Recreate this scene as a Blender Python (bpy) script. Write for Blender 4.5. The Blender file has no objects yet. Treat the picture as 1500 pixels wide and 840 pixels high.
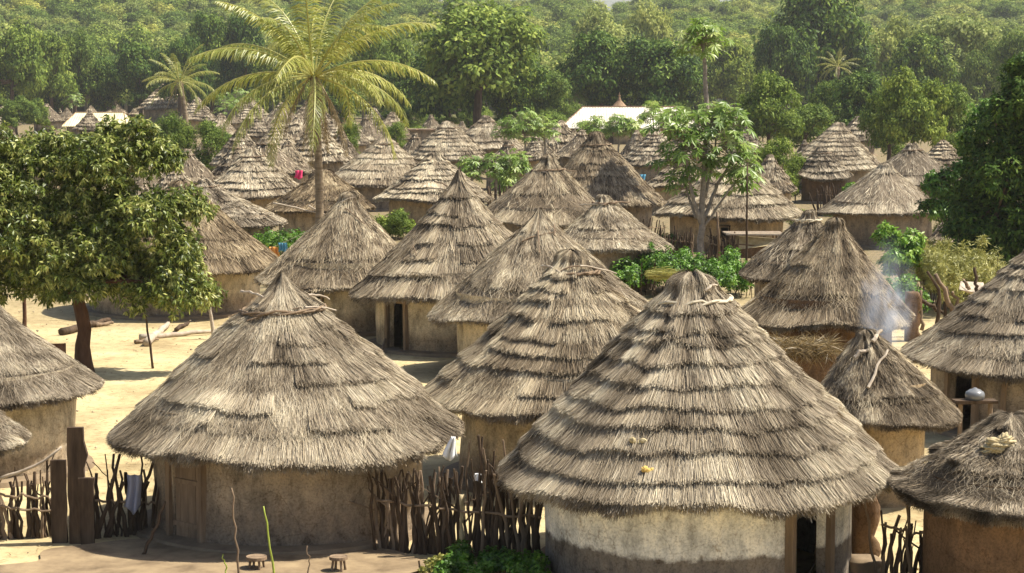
import bpy, bmesh, math, numpy as np
from math import sin, cos, pi, radians, sqrt, atan2
scene = bpy.context.scene
COL = scene.collection
rng = np.random.default_rng(11)

# ------------------------------------------------------------------ camera
FPX, HC = 3000.0, 7.9
PITCH = math.atan(299 / FPX)
cam_d = bpy.data.cameras.new('camera'); cam = bpy.data.objects.new('camera', cam_d); COL.objects.link(cam)
cam.location = (0, 0, HC); cam.rotation_euler = (pi / 2 - PITCH, 0, 0)
cam_d.sensor_width = 36; cam_d.lens = 36 * FPX / 1500; cam_d.clip_start = 0.5; cam_d.clip_end = 6000
scene.camera = cam
_F = np.array([0, cos(PITCH), -sin(PITCH)]); _U = np.array([0, sin(PITCH), cos(PITCH)]); _R = np.array([1., 0, 0])
def ray(px, py): return _F + (px - 750) / FPX * _R + (420 - py) / FPX * _U
def at(px, py, z=0.0):
    d = ray(px, py); s = (z - HC) / d[2]; p = d * s
    return np.array([p[0], p[1], z])
def atY(px, py, Y):
    d = ray(px, py); s = Y / d[1]
    return np.array([d[0] * s, Y, HC + d[2] * s])
def mpp(Y): return Y / FPX       # metres per photo pixel at that distance

# ------------------------------------------------------------------ materials
def nd(nt, t, x=0, y=0, **kw):
    n = nt.nodes.new(t); n.location = (x, y)
    for k, v in kw.items(): setattr(n, k, v)
    return n
def newmat(name, rough=0.9, spec=0.2):
    m = bpy.data.materials.new(name); m.use_nodes = True
    b = m.node_tree.nodes['Principled BSDF']; b.inputs['Roughness'].default_value = rough
    b.inputs['Specular IOR Level'].default_value = spec
    return m, m.node_tree, b
def ramp(nt, stops):
    r = nd(nt, 'ShaderNodeValToRGB'); e = r.color_ramp.elements
    while len(e) < len(stops): e.new(0.5)
    for i, (p, c) in enumerate(stops): e[i].position = p; e[i].color = (*c, 1)
    return r
def mat_thatch():
    m, nt, b = newmat('thatch', 0.85, 0.25); L = nt.links.new
    a = nd(nt, 'ShaderNodeAttribute', attribute_name='tone'); s = nd(nt, 'ShaderNodeSeparateColor'); L(a.outputs['Color'], s.inputs[0])
    g = ramp(nt, [(0, (.032, .024, .015)), (.3, (.14, .110, .075)), (.6, (.33, .275, .20)), (1, (.64, .565, .42))]); L(s.outputs[0], g.inputs[0])
    w = ramp(nt, [(0, (.035, .022, .010)), (.3, (.14, .092, .045)), (.6, (.34, .25, .13)), (1, (.62, .50, .28))]); L(s.outputs[0], w.inputs[0])
    mx = nd(nt, 'ShaderNodeMix', data_type='RGBA'); L(s.outputs[1], mx.inputs[0]); L(g.outputs[0], mx.inputs[6]); L(w.outputs[0], mx.inputs[7])
    L(mx.outputs[2], b.inputs['Base Color'])
    return m
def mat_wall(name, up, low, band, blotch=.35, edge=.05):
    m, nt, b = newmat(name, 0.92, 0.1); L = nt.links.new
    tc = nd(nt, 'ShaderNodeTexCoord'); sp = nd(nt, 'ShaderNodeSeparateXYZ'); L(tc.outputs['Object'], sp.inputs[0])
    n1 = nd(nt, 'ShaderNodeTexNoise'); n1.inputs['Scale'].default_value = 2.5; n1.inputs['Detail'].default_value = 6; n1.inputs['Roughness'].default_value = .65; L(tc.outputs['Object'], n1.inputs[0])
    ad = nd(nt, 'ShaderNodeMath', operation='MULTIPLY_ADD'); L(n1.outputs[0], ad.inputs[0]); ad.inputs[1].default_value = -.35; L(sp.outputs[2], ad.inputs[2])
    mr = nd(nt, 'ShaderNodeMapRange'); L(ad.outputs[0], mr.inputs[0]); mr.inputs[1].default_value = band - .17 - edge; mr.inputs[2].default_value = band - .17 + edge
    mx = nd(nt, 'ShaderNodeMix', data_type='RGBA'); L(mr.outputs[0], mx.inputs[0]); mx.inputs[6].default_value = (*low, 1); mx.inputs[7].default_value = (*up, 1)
    # vertical streaks + blotches
    mp = nd(nt, 'ShaderNodeMapping'); mp.inputs['Scale'].default_value = (1.6, 1.6, .8); L(tc.outputs['Object'], mp.inputs[0])
    n2 = nd(nt, 'ShaderNodeTexNoise'); n2.inputs['Scale'].default_value = 1.6; n2.inputs['Detail'].default_value = 8; n2.inputs['Roughness'].default_value = .7; L(mp.outputs[0], n2.inputs[0])
    r2 = ramp(nt, [(.36, (1 - blotch * 1.3,) * 3), (.5, (.9,) * 3), (.62, (1.18, 1.15, 1.1))]); L(n2.outputs[0], r2.inputs[0])
    m2 = nd(nt, 'ShaderNodeMix', data_type='RGBA', blend_type='MULTIPLY'); m2.inputs[0].default_value = 1; L(mx.outputs[2], m2.inputs[6]); L(r2.outputs[0], m2.inputs[7])
    n4 = nd(nt, 'ShaderNodeTexNoise'); n4.inputs['Scale'].default_value = 5; n4.inputs['Detail'].default_value = 5; n4.inputs['Roughness'].default_value = .8; L(tc.outputs['Object'], n4.inputs[0])
    r4 = ramp(nt, [(.34, (1.3, 1.28, 1.22)), (.42, (1, 1, 1)), (.56, (1, 1, 1)), (.66, (.5, .43, .36))]); L(n4.outputs[0], r4.inputs[0])
    m3 = nd(nt, 'ShaderNodeMix', data_type='RGBA', blend_type='MULTIPLY'); m3.inputs[0].default_value = .75; L(m2.outputs[2], m3.inputs[6]); L(r4.outputs[0], m3.inputs[7])
    n6 = nd(nt, 'ShaderNodeTexNoise'); n6.inputs['Scale'].default_value = 26; n6.inputs['Detail'].default_value = 4; n6.inputs['Roughness'].default_value = .75; L(tc.outputs['Object'], n6.inputs[0])
    r6 = ramp(nt, [(.38, (.74, .72, .68)), (.5, (1, 1, 1)), (.66, (1.12, 1.11, 1.08))]); L(n6.outputs[0], r6.inputs[0])
    vo = nd(nt, 'ShaderNodeTexVoronoi', feature='DISTANCE_TO_EDGE'); vo.inputs['Scale'].default_value = 1.5; dn = nd(nt, 'ShaderNodeMix', data_type='RGBA'); dn.inputs[0].default_value = .22; L(tc.outputs['Object'], dn.inputs[6]); L(n1.outputs['Color'], dn.inputs[7]); L(dn.outputs[2], vo.inputs[0])
    r7 = ramp(nt, [(.0, (.45, .40, .35)), (.012, (1, 1, 1))]); L(vo.outputs['Distance'], r7.inputs[0])
    m5 = nd(nt, 'ShaderNodeMix', data_type='RGBA', blend_type='MULTIPLY'); m5.inputs[0].default_value = 1; L(m3.outputs[2], m5.inputs[6]); L(r6.outputs[0], m5.inputs[7])
    m6 = nd(nt, 'ShaderNodeMix', data_type='RGBA', blend_type='MULTIPLY'); m6.inputs[0].default_value = .55; L(m5.outputs[2], m6.inputs[6]); L(r7.outputs[0], m6.inputs[7]); L(m6.outputs[2], b.inputs['Base Color'])
    n3 = nd(nt, 'ShaderNodeTexNoise'); n3.inputs['Scale'].default_value = 9; n3.inputs['Detail'].default_value = 8; L(tc.outputs['Object'], n3.inputs[0])
    bp = nd(nt, 'ShaderNodeBump'); bp.inputs['Strength'].default_value = .6; bp.inputs['Distance'].default_value = .05; L(n3.outputs[0], bp.inputs['Height']); L(bp.outputs[0], b.inputs['Normal'])
    return m
def mat_noise(name, stops, scale=3, rough=.9, spec=.15, bump=.3, bdist=.02, mapscale=None, detail=6):
    m, nt, b = newmat(name, rough, spec); L = nt.links.new
    tc = nd(nt, 'ShaderNodeTexCoord'); src = tc.outputs['Object']
    if mapscale: mp = nd(nt, 'ShaderNodeMapping'); mp.inputs['Scale'].default_value = mapscale; L(src, mp.inputs[0]); src = mp.outputs[0]
    n1 = nd(nt, 'ShaderNodeTexNoise'); n1.inputs['Scale'].default_value = scale; n1.inputs['Detail'].default_value = detail; n1.inputs['Roughness'].default_value = .65; L(src, n1.inputs[0])
    r = ramp(nt, stops); L(n1.outputs[0], r.inputs[0]); L(r.outputs[0], b.inputs['Base Color'])
    if bump:
        bp = nd(nt, 'ShaderNodeBump'); bp.inputs['Strength'].default_value = bump; bp.inputs['Distance'].default_value = bdist; L(n1.outputs[0], bp.inputs['Height']); L(bp.outputs[0], b.inputs['Normal'])
    return m
def mat_leaf(name, dark, mid, light, trans=.3, vary=.25, hue=(1, 1, 1), rough=.45):
    """leaf colour from the per-leaf tone attribute, shifted per plant"""
    m, nt, b = newmat(name, rough, 0.35 if rough < .5 else .12); L = nt.links.new
    a = nd(nt, 'ShaderNodeAttribute', attribute_name='tone'); s = nd(nt, 'ShaderNodeSeparateColor'); L(a.outputs['Color'], s.inputs[0])
    r = ramp(nt, [(0, dark), (.55, mid), (1, light)]); L(s.outputs[0], r.inputs[0])
    oi = nd(nt, 'ShaderNodeObjectInfo')
    rr = ramp(nt, [(0, (1 - vary, 1 - vary * .8, 1 - vary * .5)), (.5, (1, 1, 1)), (1, (1 + 1.2 * vary, 1 + .7 * vary, 1))]); L(oi.outputs['Random'], rr.inputs[0])
    mx = nd(nt, 'ShaderNodeMix', data_type='RGBA', blend_type='MULTIPLY'); mx.inputs[0].default_value = 1; mx.clamp_result = False
    L(r.outputs[0], mx.inputs[6]); L(rr.outputs[0], mx.inputs[7]); L(mx.outputs[2], b.inputs['Base Color'])
    t = nd(nt, 'ShaderNodeBsdfTranslucent'); L(mx.outputs[2], t.inputs[0])
    ms = nd(nt, 'ShaderNodeMixShader'); ms.inputs[0].default_value = trans; L(b.outputs[0], ms.inputs[1]); L(t.outputs[0], ms.inputs[2])
    out = nt.nodes['Material Output']; L(ms.outputs[0], out.inputs['Surface'])
    return m
def mat_plain(name, c, rough=.8, spec=.2, metal=0):
    m, nt, b = newmat(name, rough, spec); b.inputs['Base Color'].default_value = (*c, 1); b.inputs['Metallic'].default_value = metal
    return m
def corrugate(m, scale):
    nt = m.node_tree; b = nt.nodes['Principled BSDF']; tc = nd(nt, 'ShaderNodeTexCoord'); wv = nd(nt, 'ShaderNodeTexWave'); wv.inputs['Scale'].default_value = scale; nt.links.new(tc.outputs['Object'], wv.inputs[0])
    bp = nd(nt, 'ShaderNodeBump'); bp.inputs['Strength'].default_value = .8; bp.inputs['Distance'].default_value = .05; nt.links.new(wv.outputs['Fac'], bp.inputs['Height']); nt.links.new(bp.outputs[0], b.inputs['Normal']); return m
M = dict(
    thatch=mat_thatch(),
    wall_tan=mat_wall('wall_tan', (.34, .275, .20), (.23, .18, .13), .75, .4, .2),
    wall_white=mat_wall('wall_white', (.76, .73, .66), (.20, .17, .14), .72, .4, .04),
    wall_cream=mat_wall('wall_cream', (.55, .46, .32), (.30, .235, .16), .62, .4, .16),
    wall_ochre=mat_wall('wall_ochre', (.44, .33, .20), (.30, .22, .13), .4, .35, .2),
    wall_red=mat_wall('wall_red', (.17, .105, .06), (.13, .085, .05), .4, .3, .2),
    wood_dark=mat_noise('wood_dark', [(.3, (.03, .02, .013)), (.7, (.115, .078, .05))], 6, mapscale=(1, 1, .15)),
    wood_mid=mat_noise('wood_mid', [(.3, (.12, .085, .055)), (.7, (.28, .2, .13))], 6, mapscale=(1, 1, .15)),
    wood_pale=mat_noise('wood_pale', [(.3, (.28, .22, .16)), (.7, (.48, .41, .32))], 6),
    bark=mat_noise('bark', [(.3, (.05, .032, .022)), (.7, (.14, .095, .065))], 5, mapscale=(1, 1, .3), bump=.7, bdist=.05),
    bark_red=mat_noise('bark_red', [(.3, (.05, .024, .014)), (.7, (.13, .07, .04))], 5, mapscale=(1, 1, .3), bump=.7, bdist=.05),
    bark_grey=mat_noise('bark_grey', [(.3, (.18, .15, .12)), (.7, (.36, .31, .25))], 5, mapscale=(1, 1, 1.4), bump=.6, bdist=.03),
    palm_bark=mat_noise('palm_bark', [(.3, (.13, .095, .06)), (.7, (.30, .235, .16))], 5, mapscale=(.3, .3, 2.2), bump=.7, bdist=.03),
    mud=mat_noise('mud', [(.3, (.15, .11, .07)), (.7, (.27, .2, .125))], 2, bump=.5, bdist=.05),
    cloth_white=mat_plain('cloth_white', (.75, .74, .72)), cloth_blue=mat_plain('cloth_blue', (.12, .35, .5)), cloth_grey=mat_plain('cloth_grey', (.33, .34, .42)),
    cloth_orange=mat_plain('cloth_orange', (.75, .33, .08)), cloth_pink=mat_plain('cloth_pink', (.75, .06, .17)), cloth_tan=mat_noise('cloth_tan', [(.3, (.30, .235, .12)), (.7, (.50, .42, .26))], 5),
    enamel=mat_plain('enamel', (.15, .155, .16), .3, .5), rope=mat_plain('rope', (.48, .42, .31)), dark=mat_plain('soot', (.02, .017, .014)),
    sheet=mat_noise('pale_metal_sheet', [(.35, (.50, .44, .32)), (.6, (.72, .68, .56))], .8, rough=.55, spec=.4, bump=0),
    sheet_yellow=mat_noise('yellow_metal_sheet', [(.35, (.60, .52, .27)), (.65, (.75, .67, .40))], .5, rough=.6, spec=.4, bump=0),
    rust=mat_noise('rusty_sheet', [(.35, (.16, .10, .06)), (.65, (.30, .2, .12))], 1.5, rough=.8, bump=.2),
    straw_y=mat_plain('yellow_straw', (.50, .34, .10)),
    lf_mango=mat_leaf('leaf_mango', (.03, .05, .008), (.15, .195, .028), (.50, .50, .15), .3, .0, rough=.42),
    lf_dark=mat_leaf('leaf_dark', (.018, .042, .007), (.075, .14, .02), (.22, .30, .05), .3, .2, rough=.6),
    lf_mid=mat_leaf('leaf_mid', (.04, .075, .012), (.155, .225, .034), (.34, .41, .08), .34, .2, rough=.6),
    lf_pale=mat_leaf('leaf_pale', (.10, .14, .03), (.29, .34, .08), (.50, .52, .17), .36, .14, rough=.6),
    lf_hill=mat_leaf('leaf_hill', (.09, .12, .025), (.25, .30, .065), (.44, .46, .13), .34, .33, rough=.6),
    lf_bright=mat_leaf('leaf_bright', (.03, .075, .008), (.12, .26, .022), (.28, .42, .06), .33, .1),
    lf_papaya=mat_leaf('leaf_papaya', (.06, .12, .015), (.21, .32, .05), (.50, .56, .20), .38, .1, rough=.4),
    lf_palm=mat_leaf('leaf_palm', (.10, .13, .018), (.30, .32, .065), (.60, .56, .20), .35, .08, rough=.4),
    lf_dry=mat_leaf('leaf_dry', (.12, .085, .035), (.28, .20, .09), (.45, .35, .17), .25, .0),
    lf_yellow=mat_leaf('grass_dry', (.12, .13, .025), (.30, .29, .07), (.48, .44, .14), .3, .0),
)

corrugate(M['sheet'], .9); corrugate(M['sheet_yellow'], .9)
# ------------------------------------------------------------------ mesh collecting
class Acc:
    def __init__(s): s.v = []; s.q = []; s.t = []; s.c = []; s.n = 0
    def add(s, v, quads=None, tris=None, tone=.5, g=.3):
        v = np.asarray(v, float).reshape(-1, 3); k = len(v)
        c = np.zeros((k, 4)); c[:, 3] = 1; c[:, 0] = tone; c[:, 1] = g
        s.v.append(v); s.c.append(c)
        if quads is not None and len(quads): s.q.append(np.asarray(quads, int).reshape(-1, 4) + s.n)
        if tris is not None and len(tris): s.t.append(np.asarray(tris, int).reshape(-1, 3) + s.n)
        s.n += k
        return s
    def build(s, name, mat, parent=None, smooth=False, origin=None):
        v = np.concatenate(s.v); c = np.concatenate(s.c)
        if origin is not None: v = v - np.asarray(origin)
        q = np.concatenate(s.q) if s.q else np.zeros((0, 4), int); t = np.concatenate(s.t) if s.t else np.zeros((0, 3), int)
        me = bpy.data.meshes.new(name); me.vertices.add(len(v)); me.vertices.foreach_set('co', v.ravel())
        nl = q.size + t.size; me.loops.add(nl); me.loops.foreach_set('vertex_index', np.concatenate([q.ravel(), t.ravel()]))
        me.polygons.add(len(q) + len(t))
        ls = np.concatenate([np.arange(len(q)) * 4, q.size + np.arange(len(t)) * 3])
        me.polygons.foreach_set('loop_start', ls)
        me.polygons.foreach_set('use_smooth', np.full(len(q) + len(t), smooth))
        at_ = me.color_attributes.new('tone', 'FLOAT_COLOR', 'POINT'); at_.data.foreach_set('color', c.ravel())
        me.update(calc_edges=True); me.materials.append(mat)
        o = bpy.data.objects.new(name, me); COL.objects.link(o); o.parent = parent
        if origin is not None: o.location = origin
        return o
def empty(name, loc, rz=0):
    o = bpy.data.objects.new(name, None); COL.objects.link(o); o.location = loc; o.rotation_euler = (0, 0, rz); o.empty_display_size = .3
    return o
def tag(o, label=None, cat=None, group=None, kind=None):
    if label: o['label'] = label
    if cat: o['category'] = cat
    if group: o['group'] = group
    if kind: o['kind'] = kind
    return o
def copy_tree(o, parent=None):
    c = o.copy(); COL.objects.link(c); c.parent = parent
    for k in ('label', 'group'):
        if k in c and parent is None: del c[k]
    for ch in list(o.children): copy_tree(ch, c)
    return c

def box(a, cx, cy, cz, sx, sy, sz, rot=None, tone=.5, jit=0):
    v = np.array([[x, y, z] for z in (-.5, .5) for y in (-.5, .5) for x in (-.5, .5)]) * (sx, sy, sz)
    if jit: v += rng.normal(0, jit, v.shape)
    if rot is not None: v = v @ np.asarray(rot).T
    a.add(v + (cx, cy, cz), [[0, 2, 3, 1], [4, 5, 7, 6], [0, 1, 5, 4], [2, 6, 7, 3], [0, 4, 6, 2], [1, 3, 7, 5]], tone=tone); return a
def rotz(t): return np.array([[cos(t), -sin(t), 0], [sin(t), cos(t), 0], [0, 0, 1]])
def unit(v): v = np.asarray(v, float); return v / (np.linalg.norm(v, axis=-1, keepdims=True) + 1e-9)
def tube(a, pts, rad, seg=8, tone=.5, g=.3, jit=0, cap=True):
    pts = np.asarray(pts, float); n = len(pts); rad = np.broadcast_to(np.asarray(rad, float), (n,))
    tan = unit(np.gradient(pts, axis=0)); ref = np.array([0, 0, 1.]) if abs(tan[:, 2]).mean() < .8 else np.array([0, 1., 0])
    s = unit(np.cross(tan, ref)); u = np.cross(s, tan); ang = np.arange(seg) * 2 * pi / seg
    rr = rad[:, None] * (1 + (rng.normal(0, jit, (n, seg)) if jit else 0))
    v = pts[:, None] + (s[:, None] * np.cos(ang)[None, :, None] + u[:, None] * np.sin(ang)[None, :, None]) * rr[..., None]
    i = np.arange(n - 1)[:, None] * seg; j = np.arange(seg)[None]; j2 = (j + 1) % seg
    q = np.stack([i + j, i + j2, i + seg + j2, i + seg + j], -1).reshape(-1, 4)
    vv = v.reshape(-1, 3); tr = []
    if cap:
        vv = np.concatenate([vv, pts[:1], pts[-1:]]); k = n * seg
        for x in range(seg): tr.append([k, (x + 1) % seg, x]); tr.append([k + 1, (n - 1) * seg + x, (n - 1) * seg + (x + 1) % seg])
    a.add(vv, q, tr, tone=tone, g=g); return a
def curve(p0, p1, sag=0, n=8, wob=0):
    t = np.linspace(0, 1, n)[:, None]; p = np.asarray(p0) * (1 - t) + np.asarray(p1) * t; p[:, 2] -= sag * 4 * (t * (1 - t))[:, 0]
    if wob: w = rng.normal(0, wob, (n, 3)); w[0] = 0; p = p + w
    return p
def ring(a, cx, cy, cz, r, th, tilt=0, tone=.5, n=28, strands=2, jit=.012, ry=None):
    for k in range(strands):
        t = np.linspace(0, 2 * pi, n) ; ph = k * pi * 2 / strands + t * 5
        rr = r + th * np.cos(ph); z = cz + th * np.sin(ph) + tilt * np.cos(t) * r + rng.normal(0, jit, n)
        p = np.stack([cx + rr * np.cos(t), cy + rr * np.sin(t), z], 1); tube(a, p, th, 6, tone=tone, cap=False)
    return a

class PNoise:      # smooth noise, periodic in the angle
    def __init__(s, r, kmax=9, tk=9, n=14):
        s.k = r.integers(1, kmax + 1, n); s.w = r.uniform(-tk, tk, n); s.p = r.uniform(0, 2 * pi, n); s.a = 1 / np.sqrt(s.k); s.a /= np.sqrt((s.a ** 2).sum() / 2)
    def __call__(s, th, t=0.):
        th = np.asarray(th)[..., None]; t = np.asarray(t)[..., None]
        return (s.a * np.cos(s.k * th + s.w * t + s.p)).sum(-1)

# ------------------------------------------------------------------ thatch roofs
def thatch(a, R, H, ze, ox, oy, seed, tiers=6, c=1.0, tone=.5, g=.3, n=24000, bw=.022, e=.075, irr=.35, lean=.5, cap='blunt', back=True, ridge=0):
    r = np.random.default_rng(seed)
    N1, N2, NL, NW, NT = PNoise(r, 14, 14), PNoise(r, 40, 60, 24), PNoise(r, 7, 16), PNoise(r, 5, 3), [PNoise(r, 12, 0) for _ in range(tiers + 1)]
    NM = [PNoise(r, 6, 0) for _ in range(tiers + 1)]
    Ls = sqrt(R * R + H * H); nr, nz = H / Ls, R / Ls
    capk = .055 if cap == 'blunt' else .0
    def surf(th, t, off):
        base = np.sign(t) * np.abs(t) ** c
        rr = R * (base + capk * np.exp(-((t - .05) / .05) ** 2) + .012) * (1 + .022 * NW(th, t))
        z = ze + H * (1 - t) - .05 * np.clip(t, 0, 1) ** 3 * (1 + .8 * NW(th + 1.3, 0))
        if cap == 'spike': z = z + .05 * H * np.exp(-t / .03)
        off = off + .02 * N1(th, t)
        return np.stack([(rr + off * nr) * np.cos(th) + ox * (1 - t), (rr + off * nr) * np.sin(th) + oy * (1 - t), z + off * nz], -1)
    lo = .21
    tb = np.concatenate([[lo], lo + (1 - lo) * (np.arange(1, tiers + 1) / tiers) ** 1.12]) if tiers > 0 else np.array([lo, 1.])
    tb[1:-1] += r.normal(0, .008 + .006 * irr, len(tb) - 2)
    # core
    nth, nt_ = 90, 40
    T, TH = np.meshgrid(np.linspace(0.0, .985, nt_), np.arange(nth) * 2 * pi / nth, indexing='ij')
    V = surf(TH, T, -.05 + 0 * T).reshape(-1, 3)
    i = np.arange(nt_ - 1)[:, None] * nth; j = np.arange(nth)[None]; j2 = (j + 1) % nth
    Q = np.stack([i + j, i + nth + j, i + nth + j2, i + j2], -1).reshape(-1, 4)
    # underside
    zed = surf(TH[-1], T[-1], -.05); under = zed.copy(); under[:, :2] = (zed[:, :2]) * .70; under[:, 2] = ze + H * .22
    k0 = len(V); V = np.concatenate([V, under])
    Q = np.concatenate([Q, np.stack([(nt_ - 1) * nth + np.arange(nth), k0 + np.arange(nth), k0 + (np.arange(nth) + 1) % nth, (nt_ - 1) * nth + (np.arange(nth) + 1) % nth], -1)])
    a.add(V, Q, tone=max(.12, tone - .32), g=g)  # core toned dark like straw in shadow, paints crevice shade between blades
    def emit(th, ts, tt, o0, o1, w, tn, roll, skew):
        wv = w * np.clip(tt * R / .45, .25, 1)
        p0 = surf(th - skew, ts, o0); p1 = surf(th + skew, tt, o1)
        pm = surf(th, (ts + tt) / 2, (o0 + o1) / 2 + .012)
        T_ = np.stack([-np.sin(th), np.cos(th), 0 * th], -1); N_ = np.stack([np.cos(th) * nr, np.sin(th) * nr, nz + 0 * th], -1)
        S = (T_ * np.cos(roll)[:, None] + N_ * np.sin(roll)[:, None]) * (wv / 2)[:, None]
        v = np.stack([p0 - S * .6, p0 + S * .6, pm + S, pm - S, p1 + S * .7, p1 - S * .7], 1)
        m = len(th); b = np.arange(m)[:, None] * 6
        q = np.concatenate([b + [0, 1, 2, 3], b + [3, 2, 4, 5]])
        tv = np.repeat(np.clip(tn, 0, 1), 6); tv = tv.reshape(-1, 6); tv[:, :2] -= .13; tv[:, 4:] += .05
        a.add(v.reshape(-1, 3), q, tone=np.clip(tv, 0.02, 1).ravel(), g=np.repeat(np.clip(g + r.normal(0, .12, m), 0, 1), 6))
    def tones(th, t, m):
        bun = np.floor(th * np.maximum(t, .1) * R / .11) + 1000 * np.floor(t * 14)
        h = np.modf(np.abs(np.sin(bun * 12.9898) * 43758.5453))[0] - .5
        return tone - .065 + .105 * N1(th, t) + .09 * N2(th, t) + .17 * h + r.normal(0, .085, m) - .25 * (r.uniform(0, 1, m) < .10)
    def angles(m):
        th = r.uniform(0, 2 * pi, m)
        if not back: th = -pi / 2 + r.uniform(-1, 1, m) * 1.85
        return th
    edges = np.concatenate([[0.0], tb]); area = np.array([max(edges[k + 1], .12) * (edges[k + 1] - edges[k] + .02) for k in range(len(edges) - 1)])
    area /= area.sum()
    for k in range(len(edges) - 1):
        m = int(n * area[k]); th = angles(m); w = edges[k + 1] - edges[k]
        nz_ = NT[k % len(NT)](th)
        tip = edges[k + 1] + ((.004 + .012 * min(irr, 1)) * nz_ * (k > 0) * (k < len(edges) - 2)) - np.abs(r.normal(0, .008 + .012 * min(irr, 1), m)) + r.normal(0, .006, m) + .006 * N2(th, k)
        if k == len(edges) - 2: tip = tip + .008 + .012 * NW(th, 2)
        present = NM[k % len(NM)](th) > (irr * 3 - 1.6 if k < len(edges) - 2 and irr > .06 else -9)
        u = r.uniform(0, 1, m); free = ~present | (u < .22)
        tip = np.where(free & (k < len(edges) - 2), edges[k] + r.uniform(.15, 1.15, m) * w, tip)
        ln = np.minimum(w * 1.0 + .02, .135) * r.uniform(.55, 1.15, m)
        st = np.maximum(tip - ln, .002)
        sk = (lean * .16 * NL(th, tip) + r.normal(0, .055 * (1 + lean), m)) * ln * R * .5 / np.maximum(tip * R, .3)
        lift = np.where(free, r.uniform(.0, .45, m) * e, e * r.uniform(.35, 1.1, m))
        emit(th, st, tip, np.full(m, -.02), lift, bw * r.uniform(.55, 1.5, m), tones(th, tip, m), r.normal(0, .5, m), sk)
    # loose, messy straw on top and eaves fringe
    m = int(n * .09); th = angles(m); tip = np.sqrt(r.uniform(.03, 1, m)); ln = r.uniform(.05, .13, m)
    emit(th, np.maximum(tip - ln, .002), tip, r.uniform(0, .03, m), r.uniform(.02, .09, m), bw * r.uniform(.4, .8, m), tones(th, tip, m) + .12, r.normal(0, .8, m), r.normal(0, .05 + .06 * lean, m) * .5)
    m = int(n * .14); th = angles(m); tip = 1 + np.abs(r.normal(0, .011, m)) + .012 * NW(th, 2) + .010 * N2(th, 0)
    emit(th, tip - r.uniform(.07, .15, m), tip, r.uniform(-.16, .02, m), r.uniform(-.16, .05, m), bw * r.uniform(.6, 1.5, m), tones(th, tip, m) - .02, r.normal(0, .6, m), r.normal(0, .012, m))
    return surf

def wall_mesh(a, Rw, zt, seed, door=None, inner=True, win=None):
    r = np.random.default_rng(seed); NW = PNoise(r, 6, 2); nth, nz_ = 96, 12
    zs = np.linspace(-.1, zt, nz_)
    def P(i, j, rad):
        th = i * 2 * pi / nth; z = zs[j]; rr = rad * (1 + .014 * NW(th, z)) + .05 * max(0, .35 - z)
        return (rr * cos(th), rr * sin(th), z)
    V = [P(i, j, Rw) for j in range(nz_) for i in range(nth)] + [P(i, j, Rw - .16) for j in range(nz_) for i in range(nth)]
    o = nz_ * nth
    def hole(i, j):
        th = (i + .5) * 2 * pi / nth; zc = (zs[j] + zs[j + 1]) / 2
        for hh in (door, win):
            if hh is None: continue
            d = (th - hh[0] + pi) % (2 * pi) - pi
            if abs(d) < hh[1] / 2 / Rw and hh[2] < zc < hh[3]: return True
        return False
    Q = []
    for j in range(nz_ - 1):
        for i in range(nth):
            i2 = (i + 1) % nth; h = hole(i, j)
            if not h:
                Q.append([j * nth + i, j * nth + i2, (j + 1) * nth + i2, (j + 1) * nth + i])
                Q.append([o + j * nth + i, o + (j + 1) * nth + i, o + (j + 1) * nth + i2, o + j * nth + i2])
                if hole(i2, j): Q.append([j * nth + i2, o + j * nth + i2, o + (j + 1) * nth + i2, (j + 1) * nth + i2])
                if hole((i - 1) % nth, j): Q.append([j * nth + i, (j + 1) * nth + i, o + (j + 1) * nth + i, o + j * nth + i])
                if j > 0 and hole(i, j - 1): Q.append([j * nth + i, o + j * nth + i, o + j * nth + i2, j * nth + i2])
            elif j > 0 and not hole(i, j - 1): Q.append([j * nth + i, j * nth + i2, o + j * nth + i2, o + j * nth + i])
    a.add(V, Q)

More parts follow.
